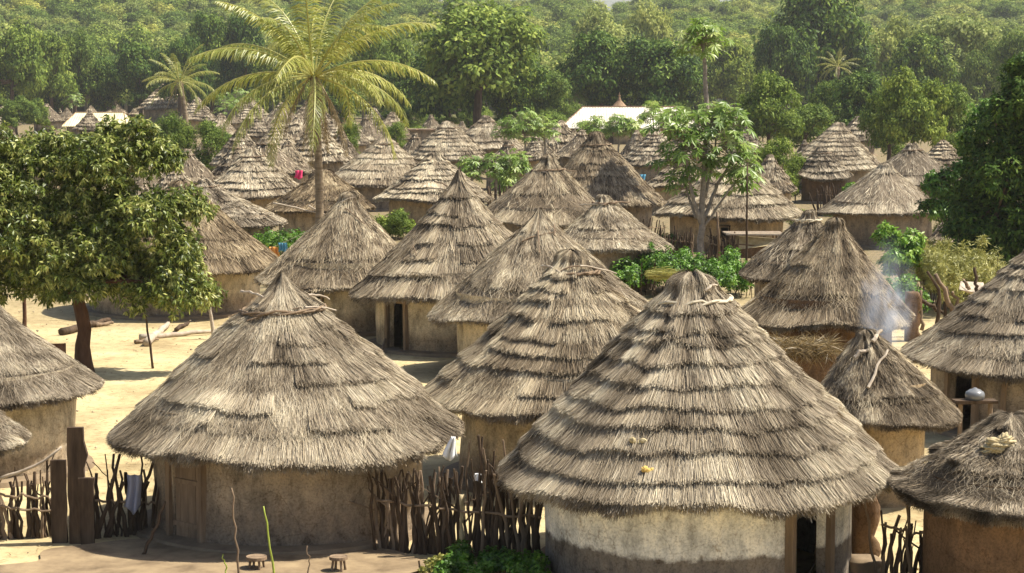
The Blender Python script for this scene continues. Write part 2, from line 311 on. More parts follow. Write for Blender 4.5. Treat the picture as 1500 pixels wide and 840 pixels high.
def hut(label, ax, ay, cx, hw, ey, tiers=6, c=1.0, tone=.5, g=.3, n=24000, bw=.022, e=.075, irr=.35, lean=.5, cap='blunt', wall='wall_tan', ze=1.7,
        wr=.78, door=None, window=None, ringt=None, ring_tone='wood_mid', plinth=True, seed=1, group=None, leaf_door=False, sticks=(), cat='hut', name='thatched_hut', dy=0):
    p = at(cx, ey, ze); Y = p[1]; m = mpp(Y * cos(PITCH) + (HC - ze) * sin(PITCH)); R = hw * m; top = atY(ax, ay, Y); H = top[2] - ze
    root = empty(name, (p[0], Y, 0)); tag(root, label, cat, group)
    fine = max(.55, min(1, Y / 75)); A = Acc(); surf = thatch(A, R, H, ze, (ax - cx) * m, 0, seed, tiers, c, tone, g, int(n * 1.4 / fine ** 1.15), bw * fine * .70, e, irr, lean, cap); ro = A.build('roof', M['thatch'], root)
    Rw = R * wr; W = Acc()
    dr = None; wn = None
    if door is not None: dr = (-pi / 2 + radians(door), .80, -1, 1.5 if ze > 1.5 else 1.1)
    if window is not None: wn = (-pi / 2 + radians(window), .45, .75, 1.25)
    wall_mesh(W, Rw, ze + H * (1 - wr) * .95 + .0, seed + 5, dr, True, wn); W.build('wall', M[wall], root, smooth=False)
    if plinth:
        Pm = Acc(); th = np.arange(60) * 2 * pi / 60; rr = Rw + .38 + .05 * PNoise(np.random.default_rng(seed), 6, 0)(th); rings = []
        for rad, z in ((rr, -.05), (rr - .06, .10), (rr - .4 - .1, .14)):
            rings.append(np.stack([rad * np.cos(th), rad * np.sin(th), z + 0 * th], -1))
        v = np.concatenate(rings); i = np.arange(60); i2 = (i + 1) % 60
        q = np.concatenate([np.stack([k * 60 + i, k * 60 + i2, (k + 1) * 60 + i2, (k + 1) * 60 + i], -1) for k in range(2)]); Pm.add(v, q).build('plinth', M['mud'], root)
    if door is not None:
        th = -pi / 2 + radians(door); Rm = rotz(th + pi / 2); hD = dr[3]
        D = Acc(); r0 = Rw + .005
        for sx in (-1, 1):
            c0 = Rm @ np.array([sx * .43, -r0 + .02, hD / 2]); box(D, *c0, .10, .14, hD + .06, Rm, jit=.008)
        c0 = Rm @ np.array([0, -r0 + .02, hD + .02]); box(D, *c0, 1.0, .13, .10, Rm, jit=.008)
        D.build('door_frame', M['wood_mid'], root)
        if leaf_door:
            D = Acc()
            for k in range(4):
                c0 = Rm @ np.array([-.30 + .20 * k, -r0 + .07, hD / 2 + .05]); box(D, *c0, .19, .03, hD - .12, Rm, jit=.003)
            for zz in (.35, 1.1):
                c0 = Rm @ np.array([0, -r0 + .045, zz]); box(D, *c0, .76, .03, .08, Rm)
            D.build('door', M['wood_mid'], root)
    if window is not None:
        th = -pi / 2 + radians(window); Rm = rotz(th + pi / 2); D = Acc()
        for zz in (.74, 1.26): c0 = Rm @ np.array([0, -Rw, zz]); box(D, *c0, .6, .10, .06, Rm)
        for sx in (-1, 1): c0 = Rm @ np.array([sx * .26, -Rw, 1.0]); box(D, *c0, .06, .10, .5, Rm)
        D.build('window_frame', M['wood_dark'], root)
    if ringt:
        G = Acc(); rr = float(np.hypot(*surf(np.array([0.]), np.array([ringt]), np.array([.16]))[0][:2] - np.array([(ax - cx) * m * (1 - ringt), 0]))); 
        ring(G, (ax - cx) * m * (1 - ringt), 0, ze + H * (1 - ringt), rr, .024, .05); G.build('binding_ring', M[ring_tone], root)
    for (x0, y0, x1, y1, rad, mt) in sticks:      # poles bound on the roof, given by where they run on its front
        zf = Y - R * .22; q0 = atY(x0, y0, zf) - np.array([p[0], Y, 0]); q1 = atY(x1, y1, zf) - np.array([p[0], Y, 0])
        # push each end out until it rests on the thatch
        def rest(q):
            t = 1 - (q[2] - ze) / H; t = min(max(t, .02), 1); rr = R * (t ** c + .012 + .055 * math.exp(-((t - .05) / .05) ** 2)) + .14
            x = q[0] - (ax - cx) * m * (1 - t)
            yy = -sqrt(max(rr * rr - x * x, .0)) if abs(x) < rr else 0
            return np.array([q[0], yy, q[2] ])
        S = Acc(); a0, a1 = rest(q0), rest(q1); tube(S, curve(a0, a1, -.03, 7, rad * .35), rad * np.linspace(1, .7, 7), 6); S.build('roof_pole', M[mt], root)
    root['r'] = R; 
    return root, p, R, H, m

NEAR = 'thatched huts of the village'
# ---- near and middle huts -------------------------------------------------------
hut('grey shaggy hut with closed plank door in the left foreground', 415, 408, 422, 250, 630, tiers=7, c=1.04, tone=.62, g=.18, n=56000, bw=.02, e=.10, irr=.60, lean=.5, cap='spike', wall='wall_tan', door=-41, leaf_door=True, ringt=.20, ring_tone='wood_mid', seed=3, group=NEAR,
    sticks=[(346, 433, 385, 438, .03, 'wood_pale'), (448, 437, 478, 445, .025, 'wood_pale'), (445, 452, 488, 462, .02, 'wood_pale'), (362, 470, 440, 452, .018, 'wood_mid')])
hut('large hut with eight neat thatch tiers above a white washed wall and open doorway', 1010, 396, 1022, 285, 684, tiers=9, c=1.0, tone=.60, g=.16, n=66000, bw=.018, e=.10, irr=.0, lean=.15, wall='wall_white', door=40, ringt=.15, ring_tone='rope', seed=4, group=NEAR,
    sticks=[(1035, 428, 1052, 421, .025, 'wood_pale')])
hut('warm toned hut with rough overlapping tiers just behind the largest roof', 838, 365, 838, 212, 576, tiers=8, c=1.1, tone=.63, g=.35, n=42000, bw=.022, e=.11, irr=.35, lean=.5, wall='wall_cream', ringt=.16, seed=7, group=NEAR,
    sticks=[(795, 394, 820, 400, .025, 'wood_pale'), (822, 399, 850, 391, .02, 'wood_mid'), (850, 391, 905, 405, .022, 'wood_pale')])
hut('smooth unlayered grey hut between the doorway hut and the rough tiered hut', 790, 311, 793, 160, 455, tiers=3, c=1.05, tone=.58, g=.25, n=30000, bw=.026, e=.05, irr=1.0, lean=1.1, wall='wall_cream', seed=9, group=NEAR, cap='spike',
    sticks=[(765, 353, 812, 341, .025, 'wood_mid'), (812, 345, 812, 330, .02, 'wood_mid'), (788, 338, 790, 368, .02, 'wood_mid')])
hut('tall peaked hut with layered lower thatch and dark open doorway in a cream wall', 672, 256, 676, 160, 424, tiers=6, c=1.22, tone=.55, g=.28, n=32000, bw=.026, e=.10, irr=.45, lean=.4, wall='wall_cream', door=-47, ringt=None, cap='spike', seed=12, group=NEAR,
    sticks=[(606, 358, 612, 370, .02, 'wood_mid'), (635, 268, 655, 274, .025, 'wood_mid'), (623, 280, 655, 279, .02, 'wood_pale')])
hut('shaggy hut in front of the coconut palm with white sticks across its peak', 512, 280, 502, 120, 404, tiers=3, c=1.12, tone=.55, g=.33, n=24000, bw=.03, e=.06, irr=1.0, lean=1.0, wall='wall_cream', door=-25, seed=14, group=NEAR,
    sticks=[(498, 297, 520, 290, .02, 'wood_pale'), (505, 305, 535, 328, .02, 'wood_mid')])
hut('brown low hut half hidden by the mango tree with a long mud wall', 268, 264, 258, 148, 383, tiers=6, c=1.0, tone=.45, g=.60, n=30000, bw=.03, e=.06, irr=.5, lean=.3, wall='wall_cream', wr=.82, window=-24, seed=17, group=NEAR)
hut('grey hut behind the brown low hut, its peak tied with a cord', 300, 262, 322, 98, 326, tiers=7, c=1.15, tone=.56, g=.12, n=16000, bw=.04, e=.07, irr=.4, ringt=.18, seed=19, group=NEAR)
hut('pale hut with crisp cream tiers and grey cap left of the coconut palm', 369, 216, 372, 73, 283, tiers=7, c=1.0, tone=.72, g=.25, n=14000, bw=.05, e=.11, irr=.15, wall='wall_ochre', ringt=.2, seed=21, group=NEAR)
hut('brown hut standing behind the palm trunk above the green shrubs', 480, 248, 470, 80, 303, tiers=3, c=1.0, tone=.42, g=.7, n=13000, bw=.045, e=.05, irr=1, lean=.8, wall='wall_ochre', seed=23, group=NEAR)
hut('pale tiered hut right of the palm with a thin spike on top', 566, 196, 560, 82, 266, tiers=7, c=1.1, tone=.66, g=.28, n=14000, bw=.05, e=.10, irr=.3, cap='spike', ringt=.22, seed=25, group=NEAR)
hut('light grey hut with ragged tiers over an ochre wall behind the tall peaked hut', 637, 222, 636, 85, 290, tiers=7, c=1.1, tone=.68, g=.26, n=15000, bw=.05, e=.11, irr=.35, wall='wall_ochre', seed=27, group=NEAR)
hut('dome capped hut with close cream tiers in the middle distance', 656, 177, 657, 60, 232, tiers=8, c=.92, tone=.66, g=.25, n=11000, bw=.06, e=.12, irr=.15, ringt=.2, seed=29, group=NEAR)
hut('hut with smooth upper thatch standing left of the papaya tree', 712, 169, 712, 56, 217, tiers=4, c=1.0, tone=.63, g=.25, n=10000, bw=.06, e=.11, irr=.3, ringt=.2, seed=31, group=NEAR)
hut('broad smooth hut with a cross pole below its grey cap at the picture centre', 803, 226, 802, 100, 320, tiers=2, c=1.12, tone=.55, g=.35, n=22000, bw=.034, e=.05, irr=1, lean=1, ringt=.24, seed=33, group=NEAR,
    sticks=[(770, 256, 800, 252, .03, 'wood_pale'), (800, 250, 845, 252, .03, 'wood_mid')])
hut('steep brown hut with many fine tiers right of centre', 872, 192, 876, 100, 298, tiers=9, c=1.05, tone=.47, g=.45, n=22000, bw=.036, e=.09, irr=.45, lean=.4, wall='wall_tan', ringt=.19, seed=35, group=NEAR)
hut('light smooth hut above the hedge with a horizontal pole under its cap', 883, 285, 896, 88, 360, tiers=2, c=1.1, tone=.68, g=.22, n=20000, bw=.034, e=.05, irr=1, lean=.9, ringt=.16, seed=37, group=NEAR,
    sticks=[(850, 302, 884, 300, .035, 'wood_pale'), (884, 300, 925, 297, .035, 'wood_mid')])
hut('grey tiered hut behind the tall papaya on its left', 960, 188, 962, 54, 240, tiers=7, c=1.0, tone=.58, g=.18, n=10000, bw=.06, e=.11, irr=.15, ringt=.2, seed=39, group=NEAR)
hut('small tiered hut over a yellow wall left of the papaya trunk', 1000, 228, 992, 48, 272, tiers=4, c=1.0, tone=.56, g=.3, n=8000, bw=.05, e=.10, irr=.3, wall='wall_ochre', seed=40, group=NEAR)
hut('wide hut with pale thick tiers behind the papaya trunk', 1078, 228, 1064, 106, 312, tiers=5, c=.98, tone=.66, g=.28, n=24000, bw=.036, e=.11, irr=.3, lean=.4, wall='wall_ochre', window=-8, seed=41, group=NEAR)
hut('dark round capped hut with a pale cord, beside the bright hedge', 1184, 307, 1176, 90, 398, tiers=2, c=1.12, tone=.44, g=.2, n=20000, bw=.032, e=.05, irr=1, lean=.5, ringt=.17, ring_tone='rope', seed=43, group=NEAR)
hut('large shaggy dark hut with a split peak beside the rising smoke', 1222, 318, 1211, 122, 462, tiers=3, c=1.1, tone=.46, g=.42, n=34000, bw=.026, e=.10, irr=.8, lean=.8, wall='wall_red', seed=45, group=NEAR)
hut('tall hut with sharp regular tiers in front of the dark shrubs on the right', 1228, 179, 1222, 74, 246, tiers=9, c=1.0, tone=.63, g=.25, n=14000, bw=.05, e=.12, irr=.05, seed=47, group=NEAR)
hut('small grey tiered hut with dark mud wall left of the tall tiered hut', 1202, 213, 1207, 42, 259, tiers=5, c=1.0, tone=.55, g=.12, n=8000, bw=.05, e=.10, irr=.2, wall='wall_red', ringt=.25, seed=49, group=NEAR)
hut('little hut behind the tall tiered hut, only its top in view', 1256, 170, 1256, 32, 205, tiers=4, c=1.0, tone=.58, g=.2, n=5000, bw=.08, e=.12, irr=.2, seed=51, group=NEAR)
hut('pale smooth hut with long combed straw beside the yellow leafed sapling', 1297, 238, 1292, 92, 308, tiers=1, c=1.1, tone=.66, g=.12, n=20000, bw=.036, e=.04, irr=1, lean=.3, wall='wall_tan', seed=53, group=NEAR)
hut('grey smooth hut with round cap behind the pale smooth hut', 1335, 210, 1338, 78, 266, tiers=1, c=1.1, tone=.54, g=.12, n=15000, bw=.045, e=.04, irr=1, lean=.3, ringt=.18, seed=55, group=NEAR)
hut('small pale tiered hut near the dark tree at right', 1380, 205, 1382, 34, 238, tiers=5, c=1.0, tone=.66, g=.35, n=6000, bw=.07, e=.12, irr=.2, seed=57, group=NEAR)
hut('large tiered grey hut cut by the right edge with a forked prop under its eaves', 1520, 358, 1514, 184, 520, tiers=7, c=1.02, tone=.55, g=.18, n=38000, bw=.024, e=.10, irr=.3, lean=.5, wall='wall_tan', door=-58, seed=59, group=NEAR)
hut('small granary with coarse dark thatch and crossing white sticks over an ochre wall', 1266, 482, 1290, 110, 602, tiers=3, c=.95, tone=.46, g=.3, n=24000, bw=.022, e=.07, irr=.7, lean=.7, wall='wall_ochre', wr=.6, seed=61, plinth=False, cat='granary', name='thatched_granary', group='small thatched granaries',
    sticks=[(1250, 522, 1270, 510, .042, 'wood_pale'), (1278, 500, 1296, 487, .042, 'wood_pale'), (1262, 560, 1298, 512, .03, 'wood_pale')])
hut('low granary with long draped dark straw and a cloth bundle on its roof, bottom right', 1478, 606, 1474, 162, 722, tiers=2, c=.86, tone=.42, g=.15, n=28000, bw=.022, e=.14, irr=.9, lean=1.8, wall='wall_red', wr=.72, seed=63, plinth=False, cat='granary', name='thatched_granary', group='small thatched granaries')
hut('hut cut by the left edge with shaggy grey roof and pale plastered wall', -35, 424, -42, 188, 566, tiers=4, c=1.08, tone=.52, g=.12, n=36000, bw=.024, e=.07, irr=.8, lean=.6, wall='wall_cream', seed=65, group=NEAR)
hut('granary corner at the left edge, roof tip only, in front of the pale walled hut', -62, 560, -66, 102, 642, tiers=3, c=1.0, tone=.52, g=.12, n=16000, bw=.022, e=.06, irr=.7, wall='wall_tan', wr=.6, seed=67, plinth=False, cat='granary', name='thatched_granary', group='small thatched granaries')

# ---- far huts: three tiered, two smooth models, copied -----------------------------
FAR = 'small far huts across the back of the village'
protos = []
for k, (ti, cc, tn, gg, ir) in enumerate([(6, 1.0, .66, .25, .2), (8, 1.05, .58, .2, .3), (1, 1.1, .55, .25, 1), (3, 1.0, .62, .3, .5), (5, 1.15, .50, .2, .4)]):
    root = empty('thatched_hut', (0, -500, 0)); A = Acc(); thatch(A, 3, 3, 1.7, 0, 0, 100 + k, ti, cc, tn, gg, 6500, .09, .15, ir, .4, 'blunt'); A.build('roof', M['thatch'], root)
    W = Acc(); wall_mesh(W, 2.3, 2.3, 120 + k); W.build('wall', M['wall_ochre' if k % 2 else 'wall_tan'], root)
    G = Acc(); ring(G, 0, 0, 1.7 + 3 * .82, .64, .05, .05, n=14, strands=1); G.build('binding_ring', M['wood_mid'], root); protos.append(root)
far = [
 (243, 122, 243, 42, 168, 0, 'steep tiered hut rising beside the smaller palm'),
 (168, 146, 168, 19, 166, 2, 'grey hut directly behind the yellow sheet roof'),
 (131, 162, 131, 24, 188, 4, 'dark pointed hut in front of the yellow sheet roof'),
 (134, 155, 134, 15, 168, 3, 'hut peak just left behind the yellow sheet roof'),
 (68, 152, 70, 26, 178, 2, 'rough grey hut left of the yellow sheet roof'),
 (81, 148, 81, 12, 164, 2, 'tiny hut peak behind the rough grey hut on the left'),
 (4, 156, 4, 24, 180, 0, 'tiered hut at the left edge above the mango tree'),
 (205, 150, 204, 15, 166, 3, 'small pale hut left of the steep tiered hut'),
 (98, 158, 98, 14, 170, 2, 'low pale hut under the whitish papaya'),
 (290, 142, 290, 30, 180, 1, 'grey hut right of the smaller palm trunk'),
 (325, 166, 325, 26, 196, 3, 'hut behind the round green shrubs'),
 (362, 140, 364, 34, 178, 1, 'hut peak at the back between the two palms'),
 (415, 150, 413, 38, 186, 2, 'hut at the back seen through the left fronds of the big palm'),
 (336, 152, 336, 20, 180, 2, 'small hut seen past the end of a palm frond'),
 (358, 186, 354, 46, 238, 1, 'tiered hut behind and left of the pale cream tiered hut'),
 (388, 202, 392, 62, 252, 2, 'long sloped brown hut behind the pale cream tiered hut'),
 (405, 180, 405, 40, 222, 0, 'hut in the crowded middle under the big fronds'),
 (440, 166, 440, 34, 204, 3, 'hut close left behind the palm trunk'),
 (475, 160, 476, 34, 200, 1, 'hut close right behind the palm trunk'),
 (462, 178, 466, 52, 236, 0, 'white tiered hut straddling the palm trunk'),
 (262, 218, 274, 50, 258, 2, 'brown smooth hut right of the mango crown'),
 (252, 238, 256, 44, 280, 0, 'pale tiered hut touching the mango crown'),
 (350, 208, 346, 40, 256, 4, 'narrow brown hut left behind the cream tiered hut'),
 (574, 164, 574, 34, 202, 3, 'hut under the fronds behind the spiked hut'),
 (602, 195, 606, 34, 228, 2, 'hut slope beside the small green shrub'),
 (677, 178, 677, 20, 202, 3, 'small hut peak between two larger tiered huts'),
 (536, 168, 536, 30, 204, 2, 'hut at the tips of the right fronds'),
 (812, 176, 822, 44, 222, 3, 'pale hut right of the papaya tree'),
 (838, 190, 850, 40, 224, 2, 'smooth hut slope under the white hip roof'),
 (842, 188, 842, 16, 206, 4, 'tiny open topped hut by the white hip roof'),
 (934, 190, 934, 26, 222, 3, 'hut behind the row of papayas'),
 (1016, 182, 1016, 34, 222, 1, 'hut behind the tall papaya stem'),
 (1180, 205, 1178, 26, 236, 2, 'low hut half hidden by the leafy bush at right'),
 (1095, 185, 1095, 30, 216, 1, 'hut roof glimpsed between the papaya and the round tree'),
 (20, 196, 20, 30, 228, 2, 'hut glimpsed through the top left of the mango crown'),
 (70, 205, 72, 34, 240, 3, 'hut glimpsed through the upper mango crown'),
 (165, 200, 165, 36, 236, 1, 'hut glimpsed through the crown right of the dark pointed hut'),
 (205, 232, 208, 40, 272, 2, 'hut glimpsed through the right side of the mango crown'),
 (1300, 165, 1300, 24, 196, 2, 'hut hidden mostly by the leafy trees on the right'),
 (1415, 262, 1420, 44, 300, 2, 'grey hut behind the sapling near the dark tree'),
 (740, 205, 742, 40, 244, 2, 'hut behind the papaya trunk at centre'),
 (516, 176, 516, 28, 208, 1, 'hut just right of the palm behind the dark shrub'), (498, 192, 500, 34, 232, 4, 'brown hut between the palm trunk and the spiked hut'), (548, 158, 548, 24, 188, 0, 'small hut at the back between the right palm fronds'),
 (420, 206, 424, 36, 244, 3, 'hut wedged left of the palm trunk behind the pink cloth'), (300, 196, 304, 30, 228, 2, 'low hut behind the green shrubs right of the smaller palm'), (380, 168, 380, 26, 196, 4, 'dark small hut behind the left palm fronds'),
 (786, 196, 790, 30, 226, 1, 'hut close behind the papaya, right side'), (1125, 226, 1128, 40, 268, 3, 'hut behind the leafy bush right of the broad papaya'), (975, 210, 978, 30, 238, 2, 'small hut left behind the broad papaya'), (1405, 290, 1412, 50, 330, 3, 'hut before the evergreen, half behind the sapling'), (630, 168, 632, 24, 194, 2, 'small hut left of the dome capped hut'), (450, 148, 450, 22, 172, 2, 'tiny far hut left of the palm trunk'), (490, 146, 490, 22, 172, 3, 'tiny far hut right of the palm trunk'),
]
used = set()
for (ax, ay, cx, hw, ey, k, lab) in far:
    o = protos[k] if k not in used else copy_tree(protos[k]); used.add(k)
    p = at(cx, ey, 1.7); m = mpp(p[1]); R = hw * m; top = atY(ax, ay, p[1])[2]
    sz = (top) / 4.7; s = R / 3
    o.location = (p[0], p[1], -1.7 * sz + 1.7 if False else 0); o.scale = (s * rng.uniform(.94, 1.05), s * rng.uniform(.94, 1.05), sz); o.rotation_euler = (rng.normal(0, .025), rng.normal(0, .025), rng.uniform(0, 6.28))
    tag(o, lab, 'hut', FAR)

# ------------------------------------------------------------------ foliage
def leaves(a, r, pts, dirs, L, W, droop=.3, outward=.7, per=1, tone=.5, tvar=.2, g=.3, tclump=None, face=None, fj=.5):
    pts = np.repeat(pts, per, 0); dirs = np.repeat(dirs, per, 0); n = len(pts)
    ax = unit(dirs * outward + unit(r.normal(size=(n, 3))) * .9 + np.array([0, 0, -droop])); 
    if face is None: s = unit(np.cross(ax, r.normal(size=(n, 3)))); nn = np.cross(ax, s)
    else:      # blades turn their faces out of the clump and up to the light
        f = unit(np.repeat(face, per, 0) + unit(r.normal(size=(n, 3))) * fj); ax = unit(ax - f * (ax * f).sum(-1, keepdims=True) * .85); s = unit(np.cross(f, ax)); nn = np.cross(ax, s)
    l = (L * r.uniform(.65, 1.25, n))[:, None]; w = (W * r.uniform(.7, 1.25, n))[:, None]
    v = np.stack([pts, pts + ax * l * .5 + s * w * .5 - nn * w * .12, pts + ax * l - np.array([0, 0, 1.]) * l * .12, pts + ax * l * .5 - s * w * .5 - nn * w * .12], 1)
    tn = tone + r.normal(0, tvar, n) + (np.repeat(tclump, per) if tclump is not None else 0)
    a.add(v.reshape(-1, 3), np.arange(4 * n).reshape(-1, 4), tone=np.repeat(np.clip(tn, 0, 1), 4), g=g)
def rand_dirs(r, n): return unit(r.normal(size=(n, 3)))
def cloud(a, r, lobes, n, L, W, clump=.5, per=1, droop=.3, outward=.7, tone=.5, tvar=.18, tcl=.15, shell=.5, npc=26, fj=.55):
    """lobes: (x,y,z,rx,ry,rz). Leaves sit in clumps spread over and inside the lobes."""
    lobes = np.asarray(lobes, float); vol = (lobes[:, 3] * lobes[:, 4] + lobes[:, 3] * lobes[:, 5]); pr = vol / vol.sum()
    nc = max(8, int(n / per / npc)); li = r.choice(len(lobes), nc, p=pr); d = rand_dirs(r, nc); d[:, 2] = np.where(d[:, 2] < -.5, -d[:, 2] * .5, d[:, 2])
    rad = 1 - shell * r.uniform(0, 1, nc) ** 1.6
    cc = lobes[li, :3] + d * rad[:, None] * lobes[li, 3:6]
    ct = r.normal(0, tcl, nc); cs = clump * r.uniform(.6, 1.4, nc)
    ci = r.integers(0, nc, int(n / per)); dd = rand_dirs(r, len(ci)); rr = r.uniform(0, 1, len(ci)) ** .5
    pts = cc[ci] + dd * (rr * cs[ci])[:, None] * np.array([1, 1, .75])
    leaves(a, r, pts, unit(dd + d[ci]), L, W, droop, outward, per, tone, tvar, tclump=ct[ci], face=unit(d[ci] * .7 + dd * .7 + np.array([0, 0, .25])), fj=fj)
    return cc
def limbs(a, r, base, top, rad, targets, k=10, seg=7):
    """tapered trunk from base to top, limbs to k of the clump centres"""
    base, top = np.asarray(base, float), np.asarray(top, float)
    p = curve(base, top, 0, 7); p[1:-1, :2] += r.normal(0, rad * .12, (5, 2)); p[:, 0] += rad * .5 * np.sin(np.linspace(0, pi, 7)); rr = rad * np.linspace(1.15, .62, 7); rr[0] *= 1.25
    tube(a, p, rr, seg + 2, jit=.06)
    idx = r.choice(len(targets), min(k, len(targets)), replace=False)
    for i in idx:
        t = targets[i]; st = p[r.integers(5, 7)]; mid = (st + t) / 2 + np.array([0, 0, .08 * np.linalg.norm(t - st)]) + r.normal(0, .06, 3) * np.linalg.norm(t - st)
        u = np.linspace(0, 1, 6)[:, None]; c = st * (1 - u) ** 2 + 2 * mid * u * (1 - u) + t * u ** 2
        tube(a, c, rad * .45 * np.linspace(1, .15, 6), 5, cap=False)

def tree_obj(label, name, base, lobes, n, L, W, mat, bark, rad, top, seed, cat='tree', group=None, k=12, **kw):
    """lobes and top relative to base"""
    r = np.random.default_rng(seed); root = empty(name, base); tag(root, label, cat, group)
    A = Acc(); cc = cloud(A, r, lobes, n, L, W, **kw); A.build('crown', M[mat], root)
    B = Acc(); limbs(B, r, (0, 0, -.1), top, rad, cc, k); B.build('trunk', M[bark], root, smooth=True)
    return root
def lobes_px(base, lst, depth=.8, r=None):
    """lobes given as they stand at the tree's own distance: (px, py, radius px, depth offset in radii)"""
    out = []
    for (px, py, rp, dv) in lst:
        m = mpp(base[1]); q = atY(px, py, base[1]); R = rp * m
        out.append((q[0] - base[0], dv * R, q[2] - base[2], R, R * depth, R * .92))
    return out
# mango tree at left
b = at(122, 547)
tree_obj('broad mango tree with glossy leaves and a dark curved trunk in the sandy yard', 'mango_tree', b,
    lobes_px(b, [(75, 385, 60, -.6), (150, 370, 60, -.5), (60, 245, 62, .3), (140, 245, 55, -.3), (205, 232, 48, .2), (205, 195, 22, 0), (20, 330, 85, -.4), (110, 325, 90, .2), (205, 322, 62, -.3), (-20, 255, 55, 0), (-60, 340, 85, .2), (40, 415, 50, .3), (110, 412, 55, -.5), (190, 415, 60, .3), (250, 428, 52, -.5), (296, 432, 28, 0), (285, 310, 25, .2), (250, 392, 45, -.2), (262, 365, 34, -.5), (160, 195, 25, .3), (250, 235, 22, 0), (262, 300, 30, .3), (10, 210, 25, 0), (-30, 420, 50, 0), (250, 360, 34, .8), (90, 212, 22, .5)]),
    135000, .165, .052, 'lf_mango', 'bark_red', .225, (-.16, 0, 2.5), 5, clump=.28, per=6, droop=.75, outward=.5, tone=.50, fj=.8, tvar=.22, tcl=.16, shell=.55, npc=9, k=14)
b = at(35, 492)
tree_obj('young thin trunked tree behind the mango tree at the left edge', 'young_tree', b, [(0, 0, 2.9, 1.2, 1, 1.2)], 5000, .2, .06, 'lf_mango', 'bark_red', .07, (0, 0, 1.9), 6, clump=.3, per=5, droop=.7)
# big dark tree at the right edge
b = at(1440, 432)
tree_obj('dense dark evergreen tree at the right edge', 'evergreen_tree', b,
    lobes_px(b, [(1505, 150, 50, 0), (1470, 205, 52, .4), (1475, 160, 30, -.5), (1525, 240, 80, 0), (1455, 262, 50, -.3), (1448, 320, 60, .2), (1430, 350, 45, -.4), (1535, 340, 85, -.3), (1440, 378, 42, .4), (1480, 385, 50, -.6), (1590, 200, 100, .3), (1497, 105, 26, 0), (1600, 340, 90, 0), (1490, 290, 60, .6)]),
    105000, .21, .085, 'lf_dark', 'bark', .22, (.3, 0, 3.2), 8, clump=.35, per=4, droop=.5, tone=.42, tvar=.18, tcl=.14, shell=.6, npc=14, k=16)
b = at(1385, 400)
tree_obj('light green leafy sapling in front of the dark evergreen', 'sapling', b,
    lobes_px(b, [(1380, 268, 26, 0), (1400, 290, 30, .4), (1365, 305, 22, -.4), (1418, 250, 20, 0), (1425, 215, 22, .3), (1440, 165, 20, 0), (1410, 330, 20, 0)]), 13000, .2, .07, 'lf_bright', 'bark', .06, (0, 0, 1.6), 9, clump=.28, per=6, droop=.7, tone=.42, npc=12)
b = at(1318, 455)
tree_obj('yellow green sapling standing behind the smoking hut', 'sapling', b,
    lobes_px(b, [(1305, 345, 20, 0), (1330, 350, 22, .4), (1318, 372, 26, -.4), (1300, 330, 10, 0), (1335, 375, 20, 0), (1312, 395, 18, .5)]), 4200, .22, .08, 'lf_bright', 'wood_mid', .05, (0, 0, 1.2), 10, clump=.22, per=6, droop=.7, tone=.72, npc=12)
# dry grass thicket behind the right huts
def thicket(name, label, px0, px1, y, hpx, n, mat, seed, L=.35, W=.05, stems=True, cat='bush', droop=.1, depth=2.0, tone=.5, group=None, bumps=6, per=4, clump=.22):
    r = np.random.default_rng(seed); c0 = at((px0 + px1) / 2, y); m = mpp(c0[1]); w = (px1 - px0) * m / 2; h = hpx * m
    root = empty(name, c0); tag(root, label, cat, group); A = Acc(); lob = []
    for k in range(bumps):
        x = -w + 2 * w * (k + .5) / bumps; hh = h * r.uniform(.6, 1.0); rx = w / bumps * 1.5
        lob.append((x, r.uniform(-.4, .4) * depth, hh * .55, rx, depth / 2, hh * .5))
    cc = cloud(A, r, lob, n, L, W, clump=clump, per=per, droop=droop, outward=.6, tone=tone, tvar=.2, tcl=.14, shell=.7, npc=14); A.build('foliage', M[mat], root)
    if stems:
        B = Acc()
        for k in range(int(bumps * 5)):
            x = r.uniform(-w, w); y0 = r.uniform(-.4, .4) * depth; tube(B, curve((x, y0, -.05), (x + r.normal(0, .15), y0, h * r.uniform(.4, .8)), 0, 4, .02), .016, 5)
        B.build('stem', M['wood_dark'], root)
    return root
thicket('dry_bush', 'tangle of yellow dry bushes left of the dark evergreen', 1335, 1455, 448, 100, 40000, 'lf_yellow', 31, .20, .03, droop=-.2, depth=6, bumps=12)
thicket('leafy_hedge', 'bright green leafy hedge winding behind the light smooth hut', 895, 1100, 432, 75, 34000, 'lf_bright', 32, .11, .07, depth=3.5, bumps=12, per=3, tone=.42)
thicket('green_shrubs', 'green shrub patch by the washing line', 372, 462, 392, 62, 9000, 'lf_bright', 33, .10, .06, depth=3, bumps=5, per=3, tone=.40)
thicket('green_shrub', 'green shrub at the feet of the wide pale tiered hut', 960, 1020, 366, 32, 4000, 'lf_bright', 34, .12, .07, depth=2, bumps=3, per=3, tone=.5)
thicket('green_plant', 'low bright weeds at the foot of the stake fence', 640, 795, 850, 42, 9000, 'lf_bright', 35, .075, .05, depth=1.2, bumps=7, per=3, tone=.36, clump=.09, stems=False, cat='plant')
thicket('yellow_plant', 'small yellowing weed beside the stake fence', 620, 655, 846, 38, 900, 'lf_yellow', 36, .07, .045, depth=.5, bumps=2, per=3, tone=.6, clump=.06, cat='plant')
thicket('climbing_plant', 'leafy climber beside the hut of the tiny pink cloth', 1238, 1275, 300, 36, 3000, 'lf_bright', 37, .14, .08, depth=1.5, bumps=3, per=3)
thicket('climbing_plant', 'green climber below the yellow green sapling', 1285, 1350, 470, 70, 6000, 'lf_bright', 38, .14, .07, depth=2, bumps=5, per=3, tone=.4)

